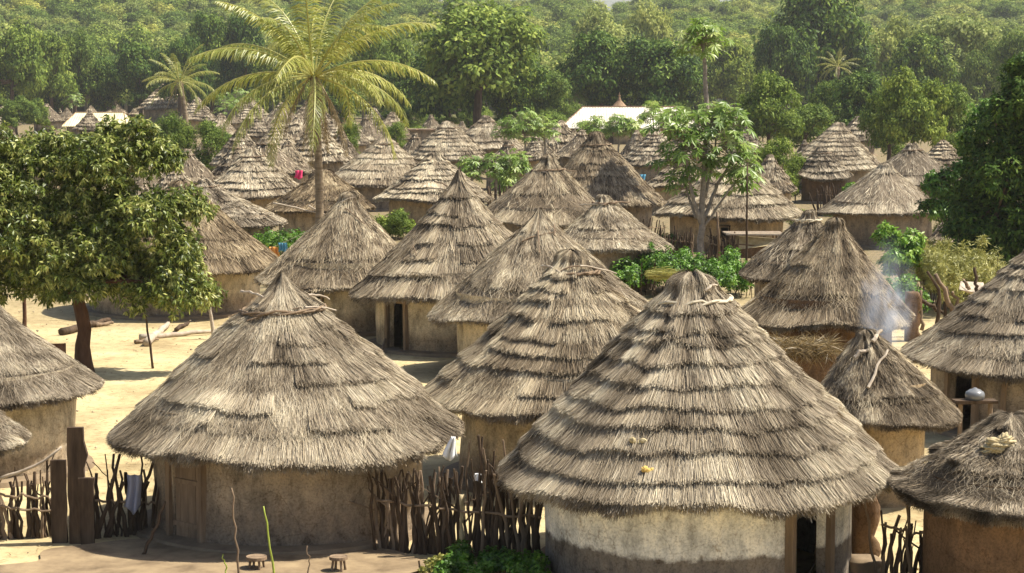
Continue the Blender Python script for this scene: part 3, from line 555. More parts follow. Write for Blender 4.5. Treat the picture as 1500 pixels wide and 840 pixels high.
thicket('dark_shrubs', 'dark shrubs in the lane between the spiked hut and the tall peaked hut', 535, 605, 350, 40, 6000, 'lf_mid', 61, .14, .08, depth=2, bumps=5, per=3)
thicket('dark_shrubs', 'low shrubs in the lane below the palm', 430, 500, 345, 34, 4500, 'lf_mid', 62, .14, .08, depth=2, bumps=4, per=3)
# ---- coconut palms
def palm(label, base, head, frond, seed, nf=24, rad=.2, dense=60, gcol='lf_palm', dead=5):
    r = np.random.default_rng(seed); base = np.asarray(base); h = np.asarray(head) - base; root = empty('coconut_palm', base); tag(root, label, 'palm tree', 'coconut palms')
    T = Acc(); u = np.linspace(0, 1, 26); p = np.stack([h[0] * u ** 1.3 + .12 * np.sin(u * 3), h[1] * u, -.1 + (h[2] + .1) * u], 1); rr = rad * (1.0 - .25 * u + .4 * np.exp(-u * 14)) * (1 + .05 * (np.arange(26) % 2)); rr[-3:] *= 1.25
    tube(T, p, rr, 12, jit=.03); T.build('trunk', M['palm_bark'], root, smooth=True)
    def fr(az, el, ln, curl, mat, name, drop=.5):
        A = Acc(); n = dense; s = np.linspace(0, 1, 14); e_ = el - curl * s ** 1.4
        dx = np.cos(e_) * ln / 13; dz = np.sin(e_) * ln / 13; rad_ = np.concatenate([[0], np.cumsum(dx[:-1])]) + .1; z = np.concatenate([[0], np.cumsum(dz[:-1])])
        swing = r.normal(0, .12) * s ** 2
        P = h + np.stack([rad_ * np.cos(az + swing), rad_ * np.sin(az + swing), z], 1); tube(A, P, .035 * ln / 4.4 * np.linspace(1.2, .15, 14) + .004, 5, tone=.85)
        q = np.linspace(.16, 1, n); Pi = np.stack([np.interp(q, s, P[:, k]) for k in range(3)], 1); tan = unit(np.gradient(Pi, axis=0)); side = unit(np.cross(tan, [0, 0, 1.])); up = np.cross(side, tan)
        ll = ln * .165 * np.sin(np.clip(q * 1.02, 0, 1) * pi * .86 + .25) ** .6
        for sg in (-1, 1):
            jj = r.normal(0, .16, (n, 3)); d = unit(side * sg * .8 + tan * .75 + np.array([0, 0, -.15 - .5 * drop]) + jj); d2 = unit(d + np.array([0, 0, -drop * 1.5]))
            w = .02 * ln / 4.4 * 1.2; m1 = Pi + d * (ll * .5)[:, None]; m2 = m1 + d2 * (ll * .5)[:, None]; wv = tan * w
            v = np.stack([Pi - wv * .5, Pi + wv * .5, m1 + wv, m1 - wv, m2 + wv * .15, m2 - wv * .15], 1); b_ = np.arange(n)[:, None] * 6
            tn = np.clip(.5 + r.normal(0, .16, n) + r.normal(0, .08), 0, 1); A.add(v.reshape(-1, 3), np.concatenate([b_ + [0, 1, 2, 3], b_ + [3, 2, 4, 5]]), tone=np.repeat(tn, 6))
        A.build(name, M[mat], root)
    for k in range(nf):
        az = k * 2.39996 + r.normal(0, .15); v = (k + .5) / nf; el = radians(82 - 104 * v ** .95 + r.normal(0, 6)); fr(az, el, frond * r.uniform(.88, 1.08), radians(50 + 28 * v), gcol, 'frond', .35 + .5 * v)
    for k in range(dead): fr(r.uniform(0, 6.28), radians(-62 + r.normal(0, 8)), frond * r.uniform(.5, .75), radians(25), 'lf_dry', 'dead_frond', 1)
    if rad > .18:
        for k in range(9):
            N = Acc(); c = h + np.array([cos(k * .7) * .3, sin(k * .7) * .3, -.28 - .12 * (k % 3)]); u_ = np.linspace(-1, 1, 7)
            tube(N, c + np.stack([0 * u_, 0 * u_, u_ * .13], 1), .12 * np.sqrt(np.clip(1 - u_ ** 2, .02, 1)), 9); N.build('coconut', M['wood_mid'], root, smooth=True)
    return root
b = at(466, 428); palm('tall coconut palm with yellow green fronds standing among the huts left of centre', b, atY(459, 112, b[1]), 4.9, 3, 27, .165, 66, dead=7)
b = at(276, 232); palm('smaller coconut palm behind the mango tree on the left', b, atY(263, 120, b[1]), 4.4, 4, 20, .3, 44, dead=2)
b = at(1228, 190); palm('distant pale palm top in front of the dark kapok tree', b, atY(1227, 98, b[1]), 3.9, 6, 18, .3, 26, dead=0)

# ---- papayas
def papaya(label, base, stems, crowns, seed, leafr=.42, nl=26, rad=.12, group='papaya trees of the village', bark='bark_grey', tone=.5):
    """stems: list of paths (relative pts), crowns: list of (x,y,z, spread)"""
    r = np.random.default_rng(seed); root = empty('papaya_tree', base); tag(root, label, 'papaya tree', group)
    T = Acc()
    for path, r0 in stems:
        path = np.asarray(path, float); u = np.linspace(0, 1, 12) * (len(path) - 1); P = np.stack([np.interp(u, np.arange(len(path)), path[:, k]) for k in range(3)], 1)
        P[1:-1] += r.normal(0, .015, (10, 3)); tube(T, P, r0 * np.linspace(1.15, .6, 12), 9, jit=.03)
    A = Acc()
    for (x, y, z, sp, n_) in crowns:
        for k in range(n_):
            az = k * 2.4 + r.normal(0, .2); el = radians(r.uniform(-25, 75)); c0 = np.array([x, y, z + r.uniform(-.25, .15)]); ln = sp * r.uniform(.55, 1.05)
            tip = c0 + ln * np.array([cos(az) * cos(el), sin(az) * cos(el), sin(el) * .8]); tube(T, curve(c0, tip, -.05, 4), .013, 4, cap=False)
            out = unit(tip - c0); nrm = unit(np.array([out[0] * .5, out[1] * .5, .8]) + r.normal(0, .25, 3)); f = unit(out - nrm * np.dot(out, nrm)); s = np.cross(nrm, f); lr = leafr * r.uniform(.7, 1.15); tn = np.clip(tone + r.normal(0, .17), 0, 1)
            for j in range(7):
                a_ = radians(-135 + 45 * j); d = f * cos(a_) + s * sin(a_); e2 = np.cross(nrm, d); q = lr * (1 - .22 * abs(j - 3) / 3)
                dr = np.array([0, 0, -q * .30]); v = [tip, tip + d * q * .55 + e2 * q * .17 + dr * .3, tip + d * q + dr, tip + d * q * .55 - e2 * q * .17 + dr * .3]
                A.add(v, [[0, 1, 2, 3]], tone=np.clip(tn + r.normal(0, .06), 0, 1))
    A.build('leaves', M['lf_papaya'], root); T.build('trunk', M[bark], root, smooth=True)
    return root
b = at(1026, 392); m = mpp(b[1])
def RP(px, py, dy=0): q = atY(px, py, b[1]); return (q[0] - b[0], dy, q[2])
papaya('branching papaya tree with pale trunk and broad leafy crown right of centre', b,
    [([RP(1026, 400), RP(1027, 340), RP(1030, 270), RP(1034, 205)], .15), ([RP(1027, 330), RP(1010, 270, -.3), RP(1003, 220, -.3)], .08), ([RP(1030, 325), RP(1050, 275, .3), RP(1072, 238, .3)], .08), ([RP(1030, 335), RP(1062, 285, -.3), RP(1085, 255, -.3)], .055), ([RP(1020, 320), RP(1008, 285, .4), RP(1000, 250, .4)], .055), ([RP(1033, 290), RP(1045, 240, .3), RP(1050, 200, .3)], .06)],
    [(*RP(1034, 190), 1.3, 44), (*RP(1003, 212, -.3), 1.1, 36), (*RP(1074, 230, .3), 1.1, 36), (*RP(1088, 250, -.3), .9, 26), (*RP(990, 240, .4), 1.0, 30), (*RP(1052, 182, .3), 1.2, 36), (*RP(988, 185, .2), 1.0, 30), (*RP(1075, 178, .2), 1.0, 26), (*RP(1035, 250, .2), .9, 20), (*RP(1062, 215, -.6), 1.0, 24), (*RP(1012, 222, -.6), 1.0, 24), (*RP(1086, 272, -.2), .7, 18), (*RP(998, 272, .1), .7, 18)], 3, .45)
b = at(1036, 350); m = mpp(b[1])
papaya('very tall slender papaya stem topped by a small crown', b, [([RP(1036, 352), RP(1038, 240), RP(1034, 130), RP(1030, 62)], .145)], [(*RP(1030, 60), 1.35, 60), (*RP(1030, 46), .9, 26), (*RP(1030, 70), .9, 16)], 4, .46)
for k, (px, yb, py, sp, n_, lab) in enumerate([
    (768, 262, 185, 1.9, 60, 'rounded papaya tree between the hut roofs at centre'), (745, 262, 190, 1.4, 26, 'papaya leaning left of the rounded papaya tree'), (797, 262, 188, 1.4, 30, 'papaya close right of the rounded papaya tree'),
    (690, 300, 246, 1.0, 30, 'low papaya over the fence left of the centre huts'), (725, 300, 240, 1.0, 34, 'low papaya in the middle of the fenced patch'), (757, 300, 240, 1.0, 34, 'low papaya right in the fenced patch'), (738, 296, 262, .8, 24, 'short papaya hugging the reed fence'),
    (820, 250, 214, 1.1, 26, 'papaya top behind the broad smooth hut'), (870, 236, 188, 1.6, 34, 'papaya in front of the white hip roof at its left'), (905, 236, 182, 1.5, 34, 'papaya in front of the white hip roof at its middle'), (925, 236, 188, 1.5, 34, 'papaya in front of the white hip roof at its right'), (956, 232, 166, 1.6, 30, 'papaya at the right end of the white hip roof'), (985, 228, 172, 1.6, 30, 'papaya left of the tall slender papaya'),
    (842, 196, 138, 2.0, 34, 'pale papaya under the dark forest edge'), (106, 182, 146, 2.4, 44, 'whitish papaya left of the yellow sheet roof'), (330, 200, 152, 2.0, 34, 'papaya between the two coconut palms'), (352, 196, 140, 1.8, 30, 'papaya behind the left fronds of the big palm'), (1085, 262, 222, 1.2, 26, 'papaya low beside the leafy bush'), (1425, 232, 172, 2.2, 36, 'papaya behind the light green sapling')]):
    b = at(px, yb); m = mpp(b[1]); z = atY(px, py, b[1])[2]
    papaya(lab, b, [([(0, 0, 0), (.1, 0, z * .5), (0, 0, z)], .10)], [(0, 0, z, sp, int(n_ * 1.6)), (0, 0, z - .5, sp * .9, n_)], 40 + k, .44 + .14 * (m > .06), bark='bark_grey', tone=.55)

# ---- broadleaf trees: prototypes copied and fitted
def proto(name, mat, lobes, n, L, W, seed, bark='bark', top=(0, 0, 4), rad=.35, **kw):
    r = np.random.default_rng(seed); root = empty(name, (0, -600, 0)); A = Acc(); cc = cloud(A, r, lobes, n, L, W, **kw); A.build('crown', M[mat], root)
    B = Acc(); limbs(B, r, (0, 0, -.3), top, rad, cc, 8, 5); B.build('trunk', M[bark], root); return root
def rlobes(seed, w, h0, h1, k, f=.42):
    r = np.random.default_rng(seed); o = []
    for i in range(k):
        a_ = r.uniform(0, 2 * pi); q = sqrt(r.uniform(0, 1)) * (1 - f * .6); z = r.uniform(0, 1); env = sqrt(max(0.05, 1 - (2 * z - .85) ** 2 * .8)); R = w / 2 * f * r.uniform(.6, 1.15)
        o.append((cos(a_) * q * w / 2 * env, sin(a_) * q * w / 2 * env, h0 + R * .7 + z * (h1 - h0 - 1.5 * R), R, R, R * .85))
    return o
# every prototype is 10 m wide and 10 m high
PR = dict(
  dark=[proto('broadleaf_tree', 'lf_dark', rlobes(s, 10, 1.2, 10, 26), 15000, .42, .24, s, clump=.65, tcl=.2, shell=.6, npc=22) for s in (1, 2)],
  mid=[proto('broadleaf_tree', 'lf_mid', rlobes(s, 10, 1.5, 10, 22), 12000, .42, .24, s, clump=.7, tcl=.2, shell=.6, npc=20) for s in (3, 4, 5)],
  pale=[proto('broadleaf_tree', 'lf_pale', rlobes(s, 10, 2.5, 10, 18), 8000, .40, .22, s, clump=.6, tcl=.18, shell=.7, npc=16, bark='bark_grey') for s in (6, 7)],
  hill=[proto('hillside_tree', 'lf_hill', rlobes(s, 10, .8, 8, 13, .52), 7500, .48, .34, s, clump=.75, tcl=.17, shell=.6, npc=12, top=(0, 0, 3), rad=.25) for s in (8, 9, 10)],
  hilld=[proto('hillside_tree', 'lf_mid', rlobes(s, 10, .8, 9, 13, .52), 7500, .48, .34, s, clump=.75, tcl=.17, shell=.6, npc=12, top=(0, 0, 3), rad=.25) for s in (11, 12)],
)
PR['shrub'] = [proto('leafy_shrub', 'lf_mid', rlobes(s, 5, .1, 5, 14, .5), 9000, .2, .11, s, clump=.4, tcl=.18, npc=18, top=(0, 0, 1.5), rad=.1) for s in (13, 14)]
usedp = set()
def put(kind, idx, loc, w, h, label, cat='tree', group=None, rz=None):
    key = (kind, idx); o = PR[kind][idx] if key not in usedp else copy_tree(PR[kind][idx]); usedp.add(key)
    base = 5. if kind == 'shrub' else 10.
    o.location = loc; o.scale = (w / base, w / base, h / base); o.rotation_euler.z = rng.uniform(0, 6.28) if rz is None else rz; tag(o, label, cat, group); return o
def putpx(kind, idx, px, yb, wpx, ytop, label, cat='tree', group=None):
    b = at(px, yb); m = mpp(b[1]); z = atY(px, ytop, b[1])[2]; return put(kind, idx, b, wpx * m, z * (1.04), label, cat, group)
big = [
 ('mid', 0, 700, 208, 215, -6, 'huge spreading tree rising above the huts at centre'), ('dark', 0, 655, 206, 120, 70, 'dark undergrown tree at the left foot of the huge central tree'), ('dark', 1, 745, 204, 130, 60, 'dark tree at the right foot of the huge central tree'),
 ('mid', 2, 800, 202, 90, 95, 'smaller bright tree right of the huge central tree'), ('dark', 1, 880, 196, 130, 46, 'dark glossy tree behind the white hip roof, left one'), ('dark', 0, 965, 196, 140, 48, 'dark glossy tree behind the white hip roof, right one'),
 ('dark', 1, 1198, 184, 165, -28, 'towering dark kapok tree right of the tall papaya'), ('dark', 0, 1150, 186, 90, 28, 'dark tree joined to the left of the towering kapok'), ('dark', 1, 1250, 184, 100, 60, 'dark tree joined to the right of the towering kapok'),
 ('mid', 1, 1125, 240, 110, 108, 'round leafy tree right of the tall papaya stem'), ('mid', 0, 1180, 236, 90, 150, 'lower leafy tree right of the round leafy tree'), ('dark', 1, 1255, 216, 95, 105, 'dark leafy shrub like tree under the distant palm top'), ('dark', 0, 1210, 214, 60, 112, 'dark rounded tree left under the distant palm top'),
 ('mid', 2, 1335, 250, 110, 98, 'leafy tree behind the tiered huts on the right'), ('mid', 1, 1300, 246, 90, 130, 'leafy tree left of the one behind the tiered huts'), ('mid', 0, 1385, 244, 90, 118, 'leafy tree near the dark evergreen'), 
 ('pale', 0, 1385, 180, 175, 18, 'great pale baobab crown spreading on the right'), ('pale', 1, 1310, 178, 100, 22, 'pale loose tree left of the baobab crown'), ('dark', 1, 1345, 186, 110, 50, 'dark tree in front of the baobab'),
 ('dark', 0, 310, 176, 80, 10, 'tall dark tree behind the smaller palm'), ('dark', 1, 355, 178, 90, 22, 'dark tree right of the tall dark tree'), ('dark', 1, 205, 180, 90, 62, 'deep shaded tree left behind the smaller palm'), ('dark', 0, 265, 182, 80, 48, 'shaded tree right above the smaller palm'),
 ('pale', 0, 165, 178, 75, 92, 'small round pale tree above the yellow sheet roof'), ('mid', 2, 20, 185, 110, 28, 'leafy tree at the left edge behind the huts'), ('mid', 1, 75, 182, 80, 50, 'leafy tree second from the left edge'), ('dark', 1, 92, 180, 36, 62, 'narrow vine covered dark tree'),
 ('mid', 0, 112, 180, 70, 40, 'leafy tree right of the vine covered dark tree'), ('mid', 2, 25, 200, 60, 140, 'low leafy tree behind the left edge huts'), ('mid', 1, 55, 198, 40, 145, 'low brownish leafy tree by the left huts'), ('mid', 1, 420, 186, 100, 55, 'leafy tree behind the big palm crown on its left'), ('mid', 2, 560, 190, 90, 30, 'leafy tree right of the big palm crown'), ('dark', 0, 600, 196, 80, 90, 'dark tree beyond the right palm fronds'),
 ('dark', 1, 500, 192, 70, 120, 'dark tree just behind the palm trunk'), ('mid', 1, 1065, 180, 90, 60, 'leafy tree behind the tall papaya stem'), ('mid', 2, 1440, 182, 80, 60, 'leafy tree at the right behind the sapling'), ('mid', 0, 1490, 186, 90, 40, 'leafy tree at the right edge behind the evergreen'),
 ('pale', 1, 880, 172, 110, 10, 'pale green tree above the dark glossy pair'), ('pale', 0, 940, 170, 110, 2, 'tall pale tree on the hill foot right of centre'), ('pale', 1, 1020, 172, 100, 45, 'pale tree behind the small papaya crown')]
for (k, i, px, yb, w, yt, lab) in big: putpx(k, i, px, yb, w, yt, lab)
for (i, px, yb, w, yt, lab) in [(0, 272, 262, 50, 180, 'round green shrub under the smaller palm, left one'), (1, 305, 262, 60, 176, 'round green shrub under the smaller palm, right one'), (0, 250, 262, 60, 165, 'dark shrub at the foot of the smaller palm'),
    (1, 583, 236, 46, 178, 'small green shrub right of the hut with the thin spike'), (0, 512, 252, 44, 175, 'dark shrub between the palm trunk and the spiked hut'), (1, 1140, 300, 75, 200, 'leafy bush right of the broad papaya'), (0, 1165, 296, 50, 225, 'smaller leafy bush touching the small dark walled hut'), (1, 1310, 240, 60, 180, 'shrub above the grey smooth hut'), (0, 840, 200, 40, 150, 'shrub beside the white hip roof'), (1, 1398, 262, 44, 195, 'shrub between the small pale hut and the evergreen')]:
    putpx('shrub', i, px, yb, w, yt, lab, 'shrub')
rs = np.random.default_rng(21)
for px in list(range(575, 1060, 26)) + list(range(1065, 1440, 24)):
    b = at(px + rs.uniform(-8, 8), rs.uniform(196, 212)); w_ = rs.uniform(4, 7.5)
    put('shrub', int(rs.integers(2)), b, w_, rs.uniform(3, 5.5), 'low bushy shrub at the forest foot behind the last huts', 'shrub', 'shrubs at the forest foot')
for (i, px, yb, w, yt, lab_) in [(0, 585, 352, 44, 308, 'shrub between the light grey hut and the tall peaked hut'), (1, 740, 330, 34, 300, 'shrub tucked left of the broad smooth hut'), (0, 655, 338, 30, 306, 'small shrub behind the shoulder of the tall peaked hut'), (1, 590, 262, 34, 226, 'shrub between the spiked hut and the dome capped hut'), (0, 1225, 332, 40, 300, 'shrub between the tiered huts and the dark capped hut'), (1, 1170, 345, 40, 306, 'shrub left of the pale smooth hut'), (0, 1365, 300, 50, 252, 'shrub behind the grey smooth hut, right side'), (1, 940, 330, 30, 296, 'shrub right behind the steep brown hut'), (0, 1385, 350, 46, 300, 'shrub before the light green sapling'), (1, 520, 300, 30, 270, 'shrub low between the palm and the spiked hut'), (0, 450, 218, 34, 188, 'shrub left of the palm trunk among the far huts'), (1, 330, 226, 36, 194, 'shrub between the green shrubs and the tiered huts'), (0, 610, 215, 40, 184, 'shrub before the mud brick building'), (1, 1000, 345, 34, 316, 'shrub at the wall of the wide pale tiered hut'), (0, 1290, 345, 30, 322, 'shrub at the wall of the pale smooth hut'), (1, 1430, 330, 50, 270, 'shrub at the left foot of the dark evergreen')]:
    putpx('shrub', i, px, yb, w, yt, lab_, 'shrub')
# baobab trunk
r5 = np.random.default_rng(5); b = at(1427, 171); root = empty('baobab_trunk_tree', b); root.name = 'baobab_tree'; tag(root, 'thick bare grey baobab trunk under the pale crown', 'tree')
A = Acc(); tube(A, [(0, 0, -1), (0, 0, 2), (.1, 0, 6), (.2, 0, 9)], [3.3, 2.6, 2.4, 2.0], 14, jit=.08)
for k in range(9):
    a_ = k * .7; tube(A, curve((.2, 0, 8), (cos(a_) * 9, sin(a_) * 9, 13 + 2 * sin(k * 2.)), -.8, 6, .25), np.linspace(1.0, .2, 6), 7)
A.build('trunk', M['bark_grey'], root, smooth=True); A = Acc(); cloud(A, r5, [(cos(k * .7) * 8, sin(k * .7) * 8, 14 + 2 * sin(k * 2.), 3.5, 3.5, 2.6) for k in range(9)], 9000, .5, .3, clump=.8, npc=14, shell=.7); A.build('crown', M['lf_pale'], root)

# ------------------------------------------------------------------ terrain
def hill_h(x, y):
    """height of the wooded hill beyond the village"""
    px = x / y * FPX + 750
    s = np.clip((y - 470) / 430, 0, 1); s = s * s * (3 - 2 * s) * .55 + s * .45
    top = 35 + 12 * np.exp(-((px - 200) / 420) ** 2) + 6 * np.exp(-((px - 1450) / 200) ** 2) + 2.0 * np.exp(-((px - 820) / 50) ** 2) + 1.5 * np.exp(-((px - 690) / 30) ** 2) - 3.5 * np.exp(-((px - 640) / 28) ** 2) - 4 * np.exp(-((px - 755) / 22) ** 2) - 4 * np.exp(-((px - 895) / 25) ** 2)
    return s * top + 1.5 * np.sin(x * .03 + 1) * np.sin(y * .021) * s
def sheet(name, xs, ys, fz, mat):
    X, Y = np.meshgrid(xs, ys); Z = fz(X, Y); n, k = X.shape; i = np.arange(n - 1)[:, None] * k; j = np.arange(k - 1)[None]
    A = Acc(); A.add(np.stack([X, Y, Z], -1).reshape(-1, 3), np.stack([i + j, i + j + 1, i + k + j + 1, i + k + j], -1).reshape(-1, 4)); o = A.build(name, mat, smooth=True); tag(o, kind='structure'); return o
def mat_ground():
    m, nt, b = newmat('sandy_ground', .95, .1); L = nt.links.new
    tc = nd(nt, 'ShaderNodeTexCoord')
    def N(s, d=6, rg=.6):
        n = nd(nt, 'ShaderNodeTexNoise'); n.inputs['Scale'].default_value = s; n.inputs['Detail'].default_value = d; n.inputs['Roughness'].default_value = rg; L(tc.outputs['Object'], n.inputs[0]); return n
    a1, a2, a3 = N(.35, 5), N(3.5, 8, .7), N(22, 4, .7)
    r = ramp(nt, [(.30, (.25, .19, .10)), (.5, (.42, .335, .18)), (.7, (.53, .44, .25))]); L(a1.outputs[0], r.inputs[0])
    r2 = ramp(nt, [(.35, (.62, .58, .52)), (.5, (1, 1, 1)), (.7, (1.06, 1.05, 1.04))]); L(a2.outputs[0], r2.inputs[0])
    m1 = nd(nt, 'ShaderNodeMix', data_type='RGBA', blend_type='MULTIPLY'); m1.inputs[0].default_value = .8; L(r.outputs[0], m1.inputs[6]); L(r2.outputs[0], m1.inputs[7])
    r3 = ramp(nt, [(.62, (1, 1, 1)), (.72, (.45, .38, .3))]); L(a3.outputs[0], r3.inputs[0])
    m2 = nd(nt, 'ShaderNodeMix', data_type='RGBA', blend_type='MULTIPLY'); m2.inputs[0].default_value = .7; L(m1.outputs[2], m2.inputs[6]); L(r3.outputs[0], m2.inputs[7]); L(m2.outputs[2], b.inputs['Base Color'])
    bp = nd(nt, 'ShaderNodeBump'); bp.inputs['Strength'].default_value = .5; bp.inputs['Distance'].default_value = .06; L(a2.outputs[0], bp.inputs['Height']); L(bp.outputs[0], b.inputs['Normal'])
    sp = nd(nt, 'ShaderNodeSeparateXYZ'); L(tc.outputs['Object'], sp.inputs[0]); ad = nd(nt, 'ShaderNodeMath', operation='MULTIPLY_ADD'); L(a1.outputs[0], ad.inputs[0]); ad.inputs[1].default_value = 14; L(sp.outputs[1], ad.inputs[2])
    mr = nd(nt, 'ShaderNodeMapRange'); L(ad.outputs[0], mr.inputs[0]); mr.inputs[1].default_value = 70; mr.inputs[2].default_value = 92
    m3 = nd(nt, 'ShaderNodeMix', data_type='RGBA'); L(mr.outputs[0], m3.inputs[0]); L(m2.outputs[2], m3.inputs[6])
    r5 = ramp(nt, [(.35, (.075, .085, .03)), (.5, (.17, .13, .075)), (.65, (.28, .21, .12))]); L(a2.outputs[0], r5.inputs[0]); L(r5.outputs[0], m3.inputs[7]); L(m3.outputs[2], b.inputs['Base Color'])
    return m
sheet('ground', np.linspace(-420, 420, 160), np.concatenate([np.linspace(-60, 20, 8), np.linspace(21, 80, 90), np.linspace(84, 472, 60)]),
      lambda X, Y: .03 * np.sin(X * 1.3 + 2 * np.sin(Y * .7)) * np.sin(Y * 1.1) * (Y < 90), mat_ground())
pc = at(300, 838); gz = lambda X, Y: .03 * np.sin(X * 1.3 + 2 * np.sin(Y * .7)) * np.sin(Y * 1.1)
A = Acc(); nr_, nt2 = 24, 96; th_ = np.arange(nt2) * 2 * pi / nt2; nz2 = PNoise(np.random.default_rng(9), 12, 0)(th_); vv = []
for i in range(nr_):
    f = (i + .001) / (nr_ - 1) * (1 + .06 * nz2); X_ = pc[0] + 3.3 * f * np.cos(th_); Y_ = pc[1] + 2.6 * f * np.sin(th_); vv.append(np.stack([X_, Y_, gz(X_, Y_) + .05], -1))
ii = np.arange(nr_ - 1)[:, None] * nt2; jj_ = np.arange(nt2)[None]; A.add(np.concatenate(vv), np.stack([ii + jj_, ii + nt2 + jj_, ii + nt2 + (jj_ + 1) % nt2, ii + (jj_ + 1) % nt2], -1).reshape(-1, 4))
tag(A.build('painted_shade', mat_noise('painted_shade', [(.3, (.12, .085, .05)), (.5, (.22, .16, .095)), (.7, (.30, .225, .13))], 1.6, bump=.5, bdist=.04), smooth=True), kind='structure')  # brown sheet painted to stand for the shade before the left foreground hut
hm = mat_noise('hill_soil', [(.3, (.035, .042, .014)), (.55, (.085, .09, .03)), (.75, (.20, .165, .07))], .06, bump=0, detail=8)
sheet('hill', np.linspace(-900, 900, 160), np.concatenate([np.linspace(468, 950, 90), np.linspace(970, 3000, 20)]), lambda X, Y: hill_h(X, Y) - .02, hm)

# ------------------------------------------------------------------ forest belt and hillside
rb = np.random.default_rng(77)
lab = {'dark': 'dark green tree in the wooded belt between village and hill', 'mid': 'mid green tree in the wooded belt between village and hill', 'pale': 'pale green tree in the wooded belt between village and hill'}
for px in np.arange(-25, 1540, 27):
    for row, Y in enumerate((425, 462, 500)):
        if rb.uniform() < (.55, .3, .15)[row]: continue
        k = rb.choice(['dark', 'mid', 'pale'], p=[.3, .5, .2]); Yq = Y + rb.uniform(-16, 16); X = (px + rb.uniform(-10, 10) - 750) / FPX * Yq
        z = float(hill_h(np.array(X), np.array(Yq))); hh = rb.uniform(9, 15)
        put(k, int(rb.integers(len(PR[k]))), (X, Yq, z), hh * rb.uniform(.75, 1.1), hh, lab[k], 'tree', 'trees of the wooded belt, ' + k + ' ones')
pts = []
Yc = 490.
while Yc < 930:
    half = Yc * .27
    for X in np.arange(-half, half, 11 + (Yc - 490) * .006):
        pts.append((X + rb.uniform(-3.6, 3.6), Yc + rb.uniform(-3.5, 3.5)))
    Yc += 10.5 + (Yc - 490) * .006
pts = np.array(pts); 
# stay clear of the sky gap on the ridge
pz = hill_h(pts[:, 0], pts[:, 1]); order = np.argsort(pts[:, 1]); pts = pts[order]; pz = pz[order]
hl = ['rounded yellow green tree on the lower hillside', 'dark green tree on the lower hillside']
NIND = 225
for i in range(NIND):
    k = 'hill' if rb.uniform() < .56 else 'hilld'; w = rb.uniform(10, 20); d = 0 if k == 'hill' else 1
    put(k, int(rb.integers(len(PR[k]))), (pts[i, 0], pts[i, 1], pz[i] - .3), w, w * rb.uniform(.75, 1.1), hl[d], 'tree', ('yellow green' if d == 0 else 'dark green') + ' trees on the lower hillside')
# the rest of the wood, one object
me = bpy.data.meshes.new('hillside_wood'); rest = np.concatenate([pts[NIND:], pz[NIND:, None] - .3], 1); me.from_pydata(rest.tolist(), [], []); wood = bpy.data.objects.new('hillside_wood', me); COL.objects.link(wood)
tag(wood, 'mass of mixed green trees covering the upper hillside', 'forest', kind='stuff')
ng = bpy.data.node_groups.new('wood_scatter', 'GeometryNodeTree'); ng.interface.new_socket('Geometry', in_out='INPUT', socket_type='NodeSocketGeometry'); ng.interface.new_socket('Geometry', in_out='OUTPUT', socket_type='NodeSocketGeometry')
gi = ng.nodes.new('NodeGroupInput'); go = ng.nodes.new('NodeGroupOutput'); iop = ng.nodes.new('GeometryNodeInstanceOnPoints'); jn = ng.nodes.new('GeometryNodeJoinGeometry')
for o in PR['hill'] + PR['hilld']:
    cr = [c for c in o.children if c.name.startswith('crown')][0]; oi = ng.nodes.new('GeometryNodeObjectInfo'); oi.transform_space = 'ORIGINAL'; oi.inputs['Object'].default_value = cr; oi.inputs['As Instance'].default_value = True; ng.links.new(oi.outputs['Geometry'], jn.inputs[0])
rv = ng.nodes.new('FunctionNodeRandomValue'); rv.data_type = 'FLOAT_VECTOR'; rv.inputs[0].default_value = (1.0, 1.0, .8); rv.inputs[1].default_value = (1.7, 1.7, 1.35)
rr_ = ng.nodes.new('FunctionNodeRandomValue'); rr_.data_type = 'FLOAT_VECTOR'; rr_.inputs[0].default_value = (0, 0, 0); rr_.inputs[1].default_value = (0, 0, 6.28)
ri = ng.nodes.new('FunctionNodeRandomValue'); ri.data_type = 'INT'; ri.inputs[4].default_value = 0; ri.inputs[5].default_value = 4
iop.inputs['Pick Instance'].default_value = True
ng.links.new(gi.outputs[0], iop.inputs['Points']); ng.links.new(jn.outputs[0], iop.inputs['Instance']); ng.links.new(ri.outputs[2], iop.inputs['Instance Index']); ng.links.new(rr_.outputs[0], iop.inputs['Rotation']); ng.links.new(rv.outputs[0], iop.inputs['Scale']); ng.links.new(iop.outputs[0], go.inputs[0])
md = wood.modifiers.new('scatter', 'NODES'); md.node_group = ng
# lone trees breaking the skyline
for k, (px, w, h) in enumerate([(690, 13, 9), (730, 9, 6), (800, 14, 10), (845, 10, 8), (950, 16, 11), (1080, 14, 9)]):
    Y = 900; X = (px - 750) / FPX * Y; putk = 'dark' if k % 2 == 0 else 'mid'
    put(putk, k % 2, (X, Y, float(hill_h(np.array(X), np.array(float(Y))))), w, h, 'tree breaking the skyline on the hill crest', 'tree', 'trees on the hill crest')

